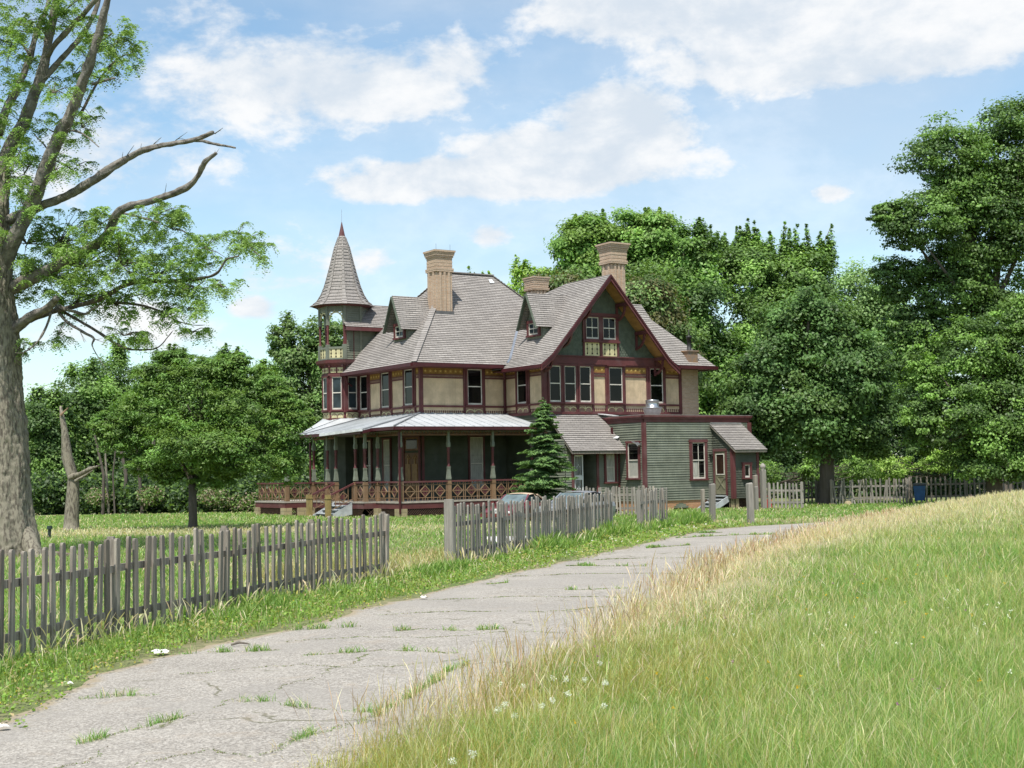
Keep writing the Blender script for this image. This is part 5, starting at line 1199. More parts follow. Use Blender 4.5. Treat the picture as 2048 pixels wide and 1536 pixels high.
# ================================================================== trees
BARK = mat('tree_bark', (.12, .10, .085), .9, col2=(0.093, 0.078, 0.062), scale=3, stretch=(3, 3, .5), bump=.7, bscale=14)
BARKL = mat('lichen_bark', (.27, .245, .19), .92, col2=(.10, .085, .068), scale=9, stretch=(2, 2, .55), bump=1.0, bscale=24, lo=.44, hi=.64)
def P3(px, py, D): return np.array(list(at(px, py, D)))
def tree(label, px, base_y, D, lobes, n, leaf, col, trunk_r, seed, name='broadleaf_tree', group=None, clump=.22, up_=.5, spikes=(), col2=None, bark=BARK, flat=.65, asp=.6, gz=0.0, open_=.0, cat='tree', fork=None):
    n = int(n*1.7); leaf *= .74; clump *= 1.12
    r = np.random.default_rng(seed); rg_ = random.Random(seed); k = D/2800
    b = at(px, base_y, D); root = empty(name, (b.x, D, gz)); tag(root, label, cat, group); O = np.array([b.x, D, gz])
    CC, CR, OUT, CF = [], [], [], []
    area = [l_[2]*l_[3] for l_ in lobes]; tot_ = sum(area)
    for l_, a in zip(lobes, area):
        c = P3(l_[0], l_[1], D+(l_[4] if len(l_) > 4 else 0)); rx, rz = l_[2]*k, l_[3]*k; ry = (rx+rz)/2*(.9 if rx < 4 else .75)
        m_ = max(8, int(3.4/clump**2*(1-open_)*(1 if rx > 1.2 else .6))); u = r.normal(0, 1, (m_, 3)); u[:, 1] -= .35; u[:, 2] += .12; u /= np.linalg.norm(u, axis=1, keepdims=True)
        rad = .38+.62*r.uniform(0, 1, (m_, 1))**.6; rad *= 1+r.normal(0, .06, (m_, 1))+(r.uniform(0, 1, (m_, 1)) < .14)*r.uniform(.05, .30, (m_, 1))
        CC.append(c+u*rad*np.array([rx, ry, rz])*.93); CR.append(np.full(m_, clump*math.sqrt(rx*rz))*r.uniform(.6, 1.25, m_)); OUT.append(u); CF.append(np.full(m_, flat))
    for (sx, sy, ht, cnt) in spikes:      # upright leading shoots along the top of the crown
        for i in range(cnt):
            x0 = sx+r.uniform(-1, 1)*ht*1.0; top = ht*r.choice([.45, .7, .9, 1.1, 1.4])
            for j in range(7): CC.append(P3(x0+r.normal(0, 1.2), sy-top*j/6, D)[None]); CR.append(np.array([.25*(1.35-1.15*j/6)])); OUT.append(np.array([[0, -.3, 1.]])); CF.append(np.array([2.0]))
    CC = np.concatenate(CC); CR = np.concatenate(CR); OUT = np.concatenate(OUT); CF = np.concatenate(CF); nc_ = len(CC)
    pr_ = np.where(CF > 1.5, np.maximum(CR, .13), np.maximum(CR, .36))**2*np.where(CF > 1.5, 2.2, 1); pr_ /= pr_.sum(); idx = r.choice(nc_, n, p=pr_)
    g_ = r.normal(0, .60, (n, 3)); far = r.uniform(0, 1, n) < .10; g_[far] *= 1.4; g_ = np.clip(g_, -1.5, 1.5)
    C = CC[idx]+g_*CR[idx][:, None]*np.stack([np.full(n, 1.15), np.full(n, 1.15), CF[idx]], -1)
    N = OUT[idx]*.45+np.array([0, -.1, up_*1.35])+g_*.4+r.normal(0, .45, (n, 3))
    hue = r.normal(0, 1, nc_)
    tn = 1.42*np.asarray(col)[None]*(1+.26*hue[idx][:, None])*(1+r.normal(0, .13, (n, 1)))
    if col2 is not None:
        s_ = r.uniform(0, 1, nc_)[idx] < .35; tn[s_] = np.asarray(col2)[None]*(1+r.normal(0, .18, (s_.sum(), 1)))
    tn = np.clip(tn, .006, .6)
    leaves('crown', C-O, leaf*r.uniform(.6, 1.3, n), N, tn, LEAF, root, asp=asp, seed=seed)
    q = MB(); top = CC[CC[:, 2].argmax()]; mid = CC.mean(0)
    pts = [Vector((0, 0, -.2)), Vector((0, 0, .35)), Vector((rg_.uniform(-.1, .1), 0, (mid[2]-gz)*.45)), Vector(mid-O), Vector((top-O)*.92+np.array([0, 0, -.2]))]
    q.tube(pts, [trunk_r*1.45, trunk_r*1.05, trunk_r*.9, trunk_r*.6, trunk_r*.12], 9, wob=.06, rng=rg_); tr_ = q.build('trunk', bark, root, True)
    if fork:
        f0 = Vector((0, 0, fork)); q = MB(); q.tube([Vector((0, 0, -.2)), Vector((.02, 0, .3)), f0], [trunk_r*1.4, trunk_r, trunk_r*.92], 9, wob=.06, rng=rg_)
        for dx_, dz_, rr_ in ((-1.3, 2.6, .55), (-.35, 3.6, .62), (.5, 3.3, .6), (1.5, 2.4, .5), (.1, 2.7, .45)):
            q.tube([f0-Vector((0, 0, .1)), f0+Vector((dx_*.35, rg_.uniform(-.3, .3), dz_*.35)), f0+Vector((dx_, rg_.uniform(-.6, .6), dz_))], [trunk_r*rr_, trunk_r*rr_*.75, trunk_r*.15], 7, wob=.08, rng=rg_)
        bpy.data.objects.remove(tr_); tr_ = q.build('trunk', bark, root, True); pts[2] = f0; pts[1] = f0
    q = MB()
    for i in r.choice(nc_, min(nc_, 26), replace=False):
        e = Vector(CC[i]-O); f_ = rg_.uniform(.25, .95); s0 = pts[2].lerp(pts[3], f_) if e.z > pts[2].z else pts[1].lerp(pts[2], .8)
        m1 = s0.lerp(e, .5)+Vector((0, 0, -.06*(e-s0).length)); q.tube([s0, m1, e], [trunk_r*.30, trunk_r*.18, .02], 6, wob=.1, rng=rg_)
    q.build('limb', bark, tr_, True)
    return root
G_MAP, G_DRK, G_OAK, G_ASH, G_LIM = (0.132, 0.232, 0.053), (0.074, 0.136, 0.040), (0.109, 0.186, 0.046), (0.147, 0.256, 0.056), (0.202, 0.310, 0.070)
# ---- behind the house
tree('bright green maple with the tallest crown, straight behind the brick chimneys', 1260, 1000, 97, [(1175, 500, 74, 66), (1285, 482, 84, 60), (1240, 560, 125, 85), (1150, 600, 62, 60), (1330, 560, 70, 70)], 120000, .34, G_MAP, .35, 101, spikes=((1180, 468, 34, 5), (1300, 460, 30, 6)), col2=(0.186, 0.295, 0.062))
tree('bronze tinted dark maple between the chimneys and the gable roof', 1200, 1000, 86, [(1130, 598, 92, 55), (1270, 620, 92, 95), (1340, 710, 68, 110), (1230, 700, 110, 100)], 40000, .30, (0.093, 0.147, 0.046), .3, 102, col2=(0.132, 0.132, 0.050))
tree('pale young tree showing just left of the bronze maple', 1040, 1000, 104, [(1050, 590, 42, 56), (985, 640, 40, 70), (1085, 560, 30, 30)], 6000, .34, G_LIM, .2, 103, spikes=((1045, 548, 26, 4), (980, 590, 50, 5)))
tree('tall maple at the right shoulder of the house roof', 1390, 1000, 93, [(1385, 520, 50, 75), (1400, 640, 70, 110), (1440, 760, 80, 100), (1430, 870, 80, 90)], 40000, .32, G_MAP, .3, 104, spikes=((1380, 470, 30, 4),), col2=(0.085, 0.155, 0.043))
tree('tree with a row of upright leafy shoots along its top', 1560, 1000, 96, [(1500, 560, 74, 74), (1605, 566, 68, 70), (1545, 660, 125, 95), (1470, 760, 80, 100)], 70000, .32, (0.155, 0.256, 0.062), .3, 105, spikes=((1450, 520, 48, 8), (1500, 512, 52, 9), (1555, 515, 50, 9), (1620, 518, 48, 9)), col2=(0.116, 0.202, 0.053))
tree('spreading dark maple with a forked trunk beside the annex', 1655, 1012, 66, [(1610, 665, 105, 90), (1540, 760, 90, 95), (1690, 745, 88, 105), (1600, 830, 140, 85), (1740, 840, 60, 80), (1490, 850, 55, 60)], 64000, .25, G_DRK, .36, 106, col2=(0.116, 0.194, 0.053), clump=.2)
tree('hazy mid green tree in the dip right of the shoots', 1710, 1000, 108, [(1715, 595, 62, 70), (1690, 690, 75, 95), (1765, 640, 60, 80), (1750, 700, 70, 110)], 20000, .36, (0.155, 0.240, 0.085), .3, 107)
# ---- oaks at the right edge
tree('towering oak filling the upper right with layered dark boughs', 2010, 1005, 74, [(1890, 320, 95, 85, -1), (2030, 290, 105, 110), (1850, 445, 88, 72, -2), (1965, 440, 120, 110), (1795, 560, 62, 50), (1900, 580, 105, 65), (2090, 520, 140, 170), (1770, 430, 32, 26, -2), (2130, 300, 120, 160), (1990, 640, 120, 60), (1840, 660, 85, 55), (1930, 525, 95, 60), (1830, 720, 75, 60), (1990, 370, 90, 70), (1935, 390, 80, 60)], 120000, .24, G_OAK, .5, 108, clump=.17, flat=.5, col2=(0.078, 0.143, 0.040), open_=-.3)
tree('lighter lower oak in front of the towering one', 1990, 1005, 62, [(1960, 700, 90, 75), (1920, 810, 95, 85), (2020, 830, 110, 110), (2090, 720, 100, 100), (1850, 860, 50, 60), (2000, 920, 110, 60), (1845, 770, 50, 75), (2060, 640, 80, 60)], 70000, .19, (0.132, 0.225, 0.050), .35, 109, clump=.18, flat=.55, col2=(0.093, 0.163, 0.043))
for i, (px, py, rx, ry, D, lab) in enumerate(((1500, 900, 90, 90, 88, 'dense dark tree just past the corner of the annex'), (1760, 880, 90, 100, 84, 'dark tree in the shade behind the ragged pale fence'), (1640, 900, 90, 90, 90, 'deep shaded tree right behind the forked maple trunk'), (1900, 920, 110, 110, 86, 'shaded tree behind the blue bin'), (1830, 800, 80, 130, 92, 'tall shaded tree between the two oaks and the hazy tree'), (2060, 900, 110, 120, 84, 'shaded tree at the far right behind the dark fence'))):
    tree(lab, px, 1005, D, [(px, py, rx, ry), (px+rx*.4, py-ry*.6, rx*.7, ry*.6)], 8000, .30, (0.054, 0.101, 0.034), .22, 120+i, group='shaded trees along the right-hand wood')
tree('light green bush arching over the right-hand fence', 1900, 1005, 70, [(1880, 925, 50, 26), (1780, 935, 48, 30), (1960, 915, 40, 22)], 6000, .15, G_LIM, .06, 130, name='bush', cat='bush')
tree('small pale shrub behind the dark shaded pickets', 1530, 1005, 73, [(1520, 950, 45, 30), (1620, 940, 30, 26), (1725, 935, 50, 32)], 4500, .16, (0.139, 0.232, 0.054), .05, 131, name='bush', cat='bush')
# ---- woods on the left
tree('tree showing behind the turret balcony', 598, 1030, 84, [(600, 705, 50, 62), (590, 790, 55, 80), (560, 690, 26, 42), (610, 880, 60, 90), (655, 720, 45, 60), (665, 800, 50, 80), (655, 890, 50, 90), (655, 680, 48, 50)], 26000, .28, (0.116, 0.194, 0.056), .25, 141, spikes=((566, 655, 26, 2),), col2=(0.155, 0.232, 0.078))
tree('far bluish tree on the horizon beside the old trunk', 64, 1000, 190, [(62, 845, 34, 42), (110, 850, 40, 40)], 2500, .6, (0.132, 0.194, 0.132), .3, 142)
wood = [(95, 870, 55, 85, 80, 'bushy tree nearest the old trunk in the left wood'), (160, 815, 72, 75, 84, 'pale crowned tree above the dead snag'), (240, 775, 75, 75, 88, 'tree of the left wood with the highest crown'), (335, 790, 70, 80, 86, 'tree of the left wood straight behind the ash'), (455, 785, 66, 75, 90, 'tree of the left wood right of the ash top'), (530, 815, 54, 80, 86, 'tree of the left wood nearest the turret')]
for i, (px, py, rx, ry, D, lab) in enumerate(wood):
    tree(lab, px, 1040, D, [(px, py, rx, ry), (px-rx*.4, py+ry*.7, rx*.8, ry*.8), (px+rx*.4, py+ry*.8, rx*.8, ry*.8), (px, py+ry*1.5, rx*1.1, ry*.7)], 20000, .27, ((0.132, 0.217, 0.054), (0.155, 0.256, 0.065), (0.163, 0.264, 0.070))[i % 3], .17, 150+i, group='trees of the left-hand wood', spikes=((px, py-ry*.8, 26, 4),), col2=(0.085, 0.152, 0.043))
def cloud(name, lobes, n, leaf, col, seed, kind='stuff', col2=None):
    r = np.random.default_rng(seed); A = np.array([l_[2]*l_[3] for l_ in lobes], float); i = r.choice(len(lobes), n, p=A/A.sum())
    C = np.array([P3(l_[0], l_[1], l_[4]) for l_ in lobes])[i]; K = np.array([[l_[2]*l_[4]/2800, 1.6, l_[3]*l_[4]/2800] for l_ in lobes])[i]
    g_ = r.normal(0, 1, (n, 3)); g_ /= np.linalg.norm(g_, axis=1, keepdims=True); g_ *= r.uniform(0, 1, (n, 1))**.5
    C = C+g_*K; C[:, 2] = np.maximum(C[:, 2], .03); tn = np.asarray(col)[None]*(1+r.normal(0, .25, (n, 1)))
    if col2 is not None: s_ = r.uniform(0, 1, n) < .3; tn[s_] = np.asarray(col2)
    tag(leaves(name, C, leaf*r.uniform(.6, 1.4, n), g_*.3+r.normal(0, .6, (n, 3))+np.array([0, -.3, .6]), np.clip(tn, .005, .6), LEAF, asp=.6, seed=seed), kind=kind)
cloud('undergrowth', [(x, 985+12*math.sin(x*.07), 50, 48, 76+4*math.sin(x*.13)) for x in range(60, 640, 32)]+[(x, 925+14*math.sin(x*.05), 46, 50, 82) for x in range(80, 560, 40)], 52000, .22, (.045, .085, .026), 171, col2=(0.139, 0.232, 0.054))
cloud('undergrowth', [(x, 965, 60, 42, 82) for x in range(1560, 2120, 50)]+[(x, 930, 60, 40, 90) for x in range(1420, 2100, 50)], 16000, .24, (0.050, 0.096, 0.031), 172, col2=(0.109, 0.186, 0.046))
cloud('undergrowth', [(x, 1000+8*math.sin(x), 26, 22, 72) for x in (420, 450, 480, 505, 300, 200)], 5000, .13, (0.132, 0.217, 0.053), 173, col2=(.30, .24, .17))
TRK = [(205, 1050, .09, 71), (218, 1045, .07, 72), (250, 1040, .12, 73), (285, 1045, .10, 72), (297, 1040, .07, 74), (318, 1035, .08, 75), (440, 1035, .06, 74), (230, 1048, .05, 70)]
for i, (px, by, rad, D) in enumerate(TRK):
    b = at(px, by, D); q = MB(); q.tube([(0, 0, -.1), (rng.uniform(-.2, .2), 0, 2.0), (rng.uniform(-.6, .6), .2, 4.6)], [rad, rad*.8, rad*.5], 7, wob=.08, rng=rng)
    o = q.build('sapling_trunk', BARKL if i in (1, 4) else BARK); o.location = (b.x, D, 0); tag(o, 'thin bare trunk in the shade of the left wood', 'tree trunk', 'thin trunks at the edge of the left-hand wood')
# ---- ash on the lawn
tree('round ash standing alone on the lawn left of the porch', 385, 1062, 49.4, [(385, 800, 105, 75), (290, 830, 85, 58), (490, 815, 95, 70), (570, 850, 52, 60), (245, 870, 60, 40), (420, 745, 80, 38), (380, 885, 110, 55, -1), (320, 755, 62, 34), (510, 765, 56, 40), (450, 895, 80, 56, -1), (530, 925, 66, 40, -.5), (300, 920, 60, 34), (595, 835, 30, 30), (210, 850, 36, 26), (350, 715, 44, 18), (470, 722, 38, 16), (560, 800, 42, 30), (575, 920, 36, 40), (430, 950, 60, 26), (340, 945, 40, 22)], 76000, .165, (0.100, 0.180, 0.042), .155, 181, clump=.19, asp=.36, flat=.5, col2=(0.165, 0.262, 0.058), open_=-.35, up_=.75, fork=1.75)
# ---- dead snag
sg = empty('dead_snag', at(142, 1062, 50.5)); sg.location.z = 0; tag(sg, 'bare broken snag with one split branch at the wood edge', 'dead tree')
SO = Vector(sg.location)
q = MB(); q.tube([Vector((0, 0, -.1)), at(143, 1040, 50.5)-SO, at(146, 990, 50.5)-SO, at(146, 955, 50.5)-SO, at(134, 915, 50.5)-SO, at(129, 860, 50.5)-SO, at(124, 835, 50.5)-SO, at(121, 812, 50.5)-SO], [.30, .26, .23, .20, .19, .12, .09, .035], 10, wob=.09, rng=rng); q.build('trunk', BARKL, sg, True)
q = MB(); q.tube([at(140, 955, 50.4)-SO, at(160, 948, 50.2)-SO, at(180, 938, 50)-SO, at(203, 930, 49.8)-SO], [.12, .09, .07, .02], 7, wob=.2, rng=rng); q.build('broken_branch', BARKL, sg, True); q = MB(); q.tube([at(150, 962, 50.2)-SO, at(172, 950, 50)-SO, at(186, 940, 49.8)-SO], [.05, .04, .01], 6); q.build('broken_branch', BARKL, sg, True); q = MB(); q.tube([at(122, 830, 50.4)-SO, at(136, 816, 50.2)-SO], [.05, .02], 6); q.build('broken_branch', mat('split_dead_wood', (.30, .20, .13), .9, scale=4, stretch=(3, 3, .5), bump=.6), sg, True)
# ---- the big old locust
TD = 35.0
lo_ = empty('old_locust_tree', at(15, 1112, TD)); lo_.location.z = 0; tag(lo_, 'huge half-dead locust with bare grey limbs at the left edge', 'tree'); LO = Vector(lo_.location)
def limb(pts, r0, r1, D=TD, n=9, dd=0.0):
    k = len(pts); return [at(x, y, D+dd*i/(k-1))-LO for i, (x, y) in enumerate(pts)], [r0+(r1-r0)*i/(k-1) for i in range(k)]
q = MB()
q.rough([Vector((.0, 0, -.2)), at(14, 1100, TD)-LO, at(10, 1040, TD)-LO, at(6, 960, TD)-LO, at(2, 850, TD)-LO, at(-2, 700, TD)-LO, at(-6, 560, TD)-LO, at(-6, 430, TD)-LO, at(2, 330, TD)-LO], [.88, .76, .67, .60, .56, .51, .42, .28, .19], 104, 300, .075, 6.5, .40, 1)
for sx in (-.5, .1, .55):
    q.rough([Vector((sx*.9, -.2, .55)), Vector((sx*1.5, -.5, .12)), Vector((sx*1.9, -.85, -.15))], [.26, .2, .08], 20, 20, .05, 4, .4, sx)
tk = q.build('trunk', BARKL, lo_, True)
DEADB = mat('bare_limb_bark', (.25, .23, .205), .9, col2=(.11, .096, .083), scale=3, stretch=(2, 2, 2), bump=.9, bscale=11)
def addlimb(pts, r0, r1, dd=0.0, mt=DEADB, n=10, name='bare_limb'):
    q = MB(); p, r_ = limb(pts, r0*.76, r1*.72, TD, n, dd); L = sum((b-a).length for a, b in zip(p, p[1:])); q.rough(p, r_, 22 if r0 > .12 else (12 if r0 > .04 else 7), max(6, int(L*14)), min(.055, r0*.42), 5.5, .35, len(MATS)+pts[0][0]); return q.build(name, mt, lo_, True)
addlimb([(2, 340), (20, 295), (45, 250), (62, 205), (75, 170), (90, 120), (97, 80), (105, 40), (112, 0), (120, -60)], .24, .10)
addlimb([(88, 120), (110, 90), (140, 55), (170, 25), (195, -5), (220, -40)], .10, .07, -1)
addlimb([(72, 175), (95, 150), (130, 110), (160, 75), (190, 25), (205, -40)], .11, .07, .6)
addlimb([(-4, 270), (12, 220), (40, 165), (60, 110), (75, 60), (95, 10), (105, -50)], .14, .06, .8)
addlimb([(0, 545), (18, 500), (35, 465), (62, 415), (80, 370), (97, 322), (118, 275), (135, 245), (150, 205), (165, 165), (178, 125), (190, 90), (205, 40), (215, 0), (228, -60)], .28, .09, -2.0)
addlimb([(15, 440), (50, 425), (80, 412), (115, 400), (150, 383), (185, 362), (220, 338), (250, 320), (280, 303), (310, 294), (345, 287), (385, 281), (410, 273), (427, 266)], .17, .06, -1.5)
addlimb([(378, 282), (400, 281), (430, 288), (452, 292), (471, 296)], .06, .03, -1.5)
addlimb([(20, 578), (55, 560), (90, 545), (120, 530), (152, 514), (180, 497), (204, 482), (220, 462), (228, 440), (240, 422), (262, 412), (292, 405), (322, 396), (350, 385), (378, 370), (396, 352), (404, 335), (414, 322), (433, 306)], .22, .055, -2.5)
addlimb([(238, 424), (262, 430), (290, 437), (318, 445)], .05, .025, -2.5)
addlimb([(20, 668), (40, 648), (62, 632), (88, 620), (106, 606), (113, 596)], .17, .10, -1)
addlimb([(110, 598), (122, 615), (150, 623), (172, 628), (185, 618), (200, 610)], .07, .02, -1)
addlimb([(112, 612), (130, 640), (160, 660), (187, 676), (184, 690), (195, 712), (213, 740)], .06, .012, -1)
addlimb([(104, 610), (98, 640), (78, 680), (50, 704), (30, 706)], .05, .012, -1)
addlimb([(135, 262), (152, 262), (172, 272), (198, 294)], .045, .02, -2.4); addlimb([(186, 168), (205, 162), (230, 156)], .06, .035, -2.2); addlimb([(202, 82), (225, 66)], .045, .015, -2.2)
rt_ = random.Random(77)
for (x, y, dx_, dy_) in ((430, 267, 14, -10), (300, 300, 20, -22), (345, 287, 26, -20), (250, 320, 16, -26), (420, 318, 16, -18), (300, 404, 24, 12), (262, 412, 30, -8), (180, 497, 18, -30), (120, 530, 14, -34), (100, 320, 26, -14), (118, 275, 22, -18), (150, 205, -18, -26), (178, 125, -20, -30), (75, 170, 24, -20), (45, 250, -24, -20), (97, 80, -22, -26), (140, 55, 20, -8), (187, 676, 20, 8), (160, 660, 8, 22), (130, 640, -12, 22), (150, 623, 22, 14), (60, 700, -14, 12)):
    m_ = (x+dx_*.5+rt_.uniform(-4, 4), y+dy_*.5+rt_.uniform(-4, 4)); e_ = (x+dx_*1.15, y+dy_*1.15)
    addlimb([(x, y), m_, e_], .022, .006, -1.6); addlimb([m_, (m_[0]+dx_*.5+rt_.uniform(-9, 9), m_[1]+dy_*.4+rt_.uniform(-9, 9))], .012, .004, -1.6)
for x, y in ((152, 250), (243, 322), (280, 305), (330, 385), (132, 448)): addlimb([(x, y), (x+3, y-18)], .012, .006, -1.5)
LIVE = [(60, 640), (110, 622), (160, 610), (205, 595), (250, 570), (290, 563), (325, 563), (365, 562), (400, 558), (430, 548), (443, 535), (455, 518), (478, 512)]
addlimb(LIVE, .10, .02, -1.5, BARK, name='live_limb'); addlimb([(130, 625), (190, 660), (240, 692), (280, 700), (315, 695), (335, 675), (347, 660)], .05, .01, -1.5, BARK, name='live_limb')
addlimb([(235, 605), (280, 610), (320, 622), (350, 640), (385, 650), (410, 650)], .045, .01, -1.5, BARK, name='live_limb'); addlimb([(130, 585), (190, 590), (245, 575)], .05, .03, .5, BARK, name='live_limb')
addlimb([(60, 410), (110, 330), (70, 270)], .06, .02, 1.5, BARK, name='live_limb'); addlimb([(160, 230), (205, 150), (250, 110), (285, 120)], .05, .012, 1.0, BARK, name='live_limb')
addlimb([(95, 315), (130, 330), (150, 345), (160, 356)], .04, .012, -1, BARK, name='live_limb'); addlimb([(60, 110), (20, 60), (-30, 55)], .05, .02, 1, BARK, name='live_limb')
fr_ = [(70, 480, 62, 42), (140, 470, 60, 48), (200, 450, 52, 36), (110, 540, 70, 45), (190, 530, 75, 48), (260, 520, 70, 48), (320, 430, 48, 26), (350, 455, 40, 34), (300, 480, 45, 40), (330, 540, 62, 42), (360, 590, 45, 30), (250, 600, 60, 30), (170, 605, 60, 26), (390, 520, 40, 30), (430, 490, 44, 30), (480, 480, 42, 24), (515, 500, 28, 24), (480, 460, 26, 14), (400, 575, 46, 18), (460, 570, 32, 14), (340, 630, 38, 20), (400, 655, 40, 14), (380, 620, 40, 20), (250, 665, 42, 20), (280, 682, 26, 10), (125, 670, 22, 22), (60, 700, 18, 24), (50, 560, 40, 40),
       (40, 40, 44, 32), (110, 30, 40, 30), (30, 180, 30, 26), (180, 60, 40, 40), (240, 80, 34, 34), (275, 110, 28, 26), (255, 60, 22, 24), (240, 140, 34, 22), (190, 110, 36, 34), (150, 150, 40, 30), (60, 130, 26, 22), (20, 100, 28, 40), (120, 180, 32, 24), (170, 210, 24, 26), (110, 260, 44, 32), (170, 240, 24, 30), (40, 150, 20, 20), (60, 260, 28, 22), (40, 300, 26, 26), (60, 345, 34, 34), (60, 400, 34, 30), (120, 330, 34, 24), (165, 325, 24, 18), (30, 330, 24, 40), (60, 60, 30, 24), (-30, 60, 50, 60), (-30, 250, 50, 60), (-40, 450, 50, 80), (150, 10, 40, 26), (-20, -40, 60, 40), (110, -40, 80, 40)]
r = np.random.default_rng(191); CC = []; TW_ = []
for (x, y, rx, ry) in fr_:
    dd = r.uniform(-1.6, 1.2); m_ = max(5, int(rx*ry/(68 if y > 400 else 84))); F0 = len(CC)
    for j in range(m_):
        a = r.uniform(0, 2*np.pi); f_ = r.uniform(0, 1)**.5; CC.append(P3(x+rx*1.12*f_*math.cos(a), y+ry*1.15*f_*math.sin(a), TD+dd+r.normal(0, .55)))
    cen = np.mean(CC[F0:], 0)+np.array([-.25*rx/80, 0, -.18*ry/80]); TW_.append((cen, CC[F0:]))
CC = np.array(CC); nt = len(CC); fr_n = 13
# each spray is a fan of drooping compound leaves, each of those a row of leaflets
ang = r.uniform(0, 2*np.pi, (nt, fr_n)); ln = r.uniform(.16, .30, (nt, fr_n)); elv = r.uniform(-.7, .8, (nt, fr_n))
dx = np.stack([np.cos(ang)*np.cos(elv), np.sin(ang)*np.cos(elv), np.sin(elv)], -1)
nl = 9; tt = np.linspace(.12, 1, nl)
C = CC[:, None, None, :]+dx[:, :, None, :]*(ln[:, :, None, None]*tt[None, None, :, None]); C[..., 2] -= (ln[:, :, None]*tt[None, None]**2*.75)
side = np.stack([-np.sin(ang), np.cos(ang), 0*ang], -1); sg_ = np.where(np.arange(nl) % 2 == 0, 1, -1)
C = C+side[:, :, None, :]*(sg_[None, None, :, None]*.022)
n = C.size//3; ax = np.broadcast_to(side[:, :, None, :]*sg_[None, None, :, None], C.shape).reshape(-1, 3)+r.normal(0, .25, (n, 3))
N = np.array([0, -.3, .8])+r.normal(0, .6, (n, 3)); hue = np.repeat(r.normal(0, 1, nt), fr_n*nl)
tn = np.asarray((.23, .36, .095))[None]*(1+.16*hue[:, None])*(1+r.normal(0, .1, (n, 1)))
leaves('foliage', C.reshape(-1, 3)-np.array(list(LO)), r.uniform(.05, .09, n), N, np.clip(tn, .01, .5), LEAF, lo_, asp=.42, axis=ax, seed=5)
q = MB()
for cen, pts in TW_:
    c0 = Vector(cen)-LO
    for p in pts[::2]:
        e = Vector(p)-LO; q.tube([c0, c0.lerp(e, .55)+Vector((0, 0, .05)), e], [.016, .010, .004], 4, cap=False)
tag(q.build('twigs', BARK, lo_), kind='stuff')
# ---- spruce in front of the house
sb = Vector((1.22, 56.2, 0)); sp_ = empty('spruce', sb); tag(sp_, 'dark young spruce in front of the porch corner', 'conifer')
q = MB(); q.tube([(0, 0, -.1), (0, 0, 2.2), (.05, 0, 4.55)], [.09, .06, .012], 8); q.build('trunk', BARK, sp_)
r = np.random.default_rng(201); C = []; A = []; NN = []
z = .15; lv = 0
while z < 4.5:
    R = max(.14, 1.60*(1-z/4.9)**.74); nb = 9 if z < 3.0 else 7; a0 = r.uniform(0, 6.28)
    for k in range(nb):
        a = a0+2*np.pi*k/nb+r.normal(0, .16); L = R*r.choice([.5, .68, .85, .98, 1.1, 1.22]); d = np.array([math.cos(a), math.sin(a), 0.]); nn = int(8+L*26); dr_ = r.uniform(.25, .5); zb_ = z+r.normal(0, .11)
        for j in range(nn):
            f_ = ((j+r.uniform(0, 1))/nn)**.75; base = d*L*f_; zz = zb_+.30*f_*L-dr_*L*f_**2+.05*L*max(0, f_-.8)*5
            wd = .40*L**.6*(1-f_)**.55*min(1, f_*4+.2)
            for s_ in (-1, -.5, 0, .5, 1):
                sd_ = np.array([-d[1], d[0], 0])*s_; C.append(base+sd_*wd*r.uniform(.6, 1.1)+d*.02*s_+np.array([0, 0, zz-abs(s_)*wd*.30+r.normal(0, .012)])); A.append(d*.8+sd_*.9+np.array([0, 0, -.35])); NN.append(np.array([0, -.1, 1])+d*.3+r.normal(0, .25, 3))
    z += .135; lv += 1
for k in range(60):
    zz = r.uniform(3.9, 4.75); a = r.uniform(0, 2*np.pi); d = np.array([math.cos(a), math.sin(a), .5]); C.append(d*.09+np.array([.05, 0, zz])); A.append(d); NN.append(np.array([d[0], d[1]-.5, .6]))
C = np.array(C); n = len(C); hue = r.normal(0, 1, n)
tn = np.asarray((.11, .205, .07))[None]*(1+.2*hue[:, None]); s_ = (np.linalg.norm(C[:, :2], axis=1) > .60*1.62*np.clip(1-C[:, 2]/4.75, .02, 1)**.72) & (r.uniform(0, 1, n) < .5); tn[s_] = np.array([[.15, .26, .07]])*(1+r.normal(0, .12, (s_.sum(), 1)))
leaves('needle_sprays', C, r.uniform(.09, .17, n), np.array(NN), np.clip(tn, .01, .4), NEEDLE, sp_, asp=.30, axis=np.array(A), seed=9)
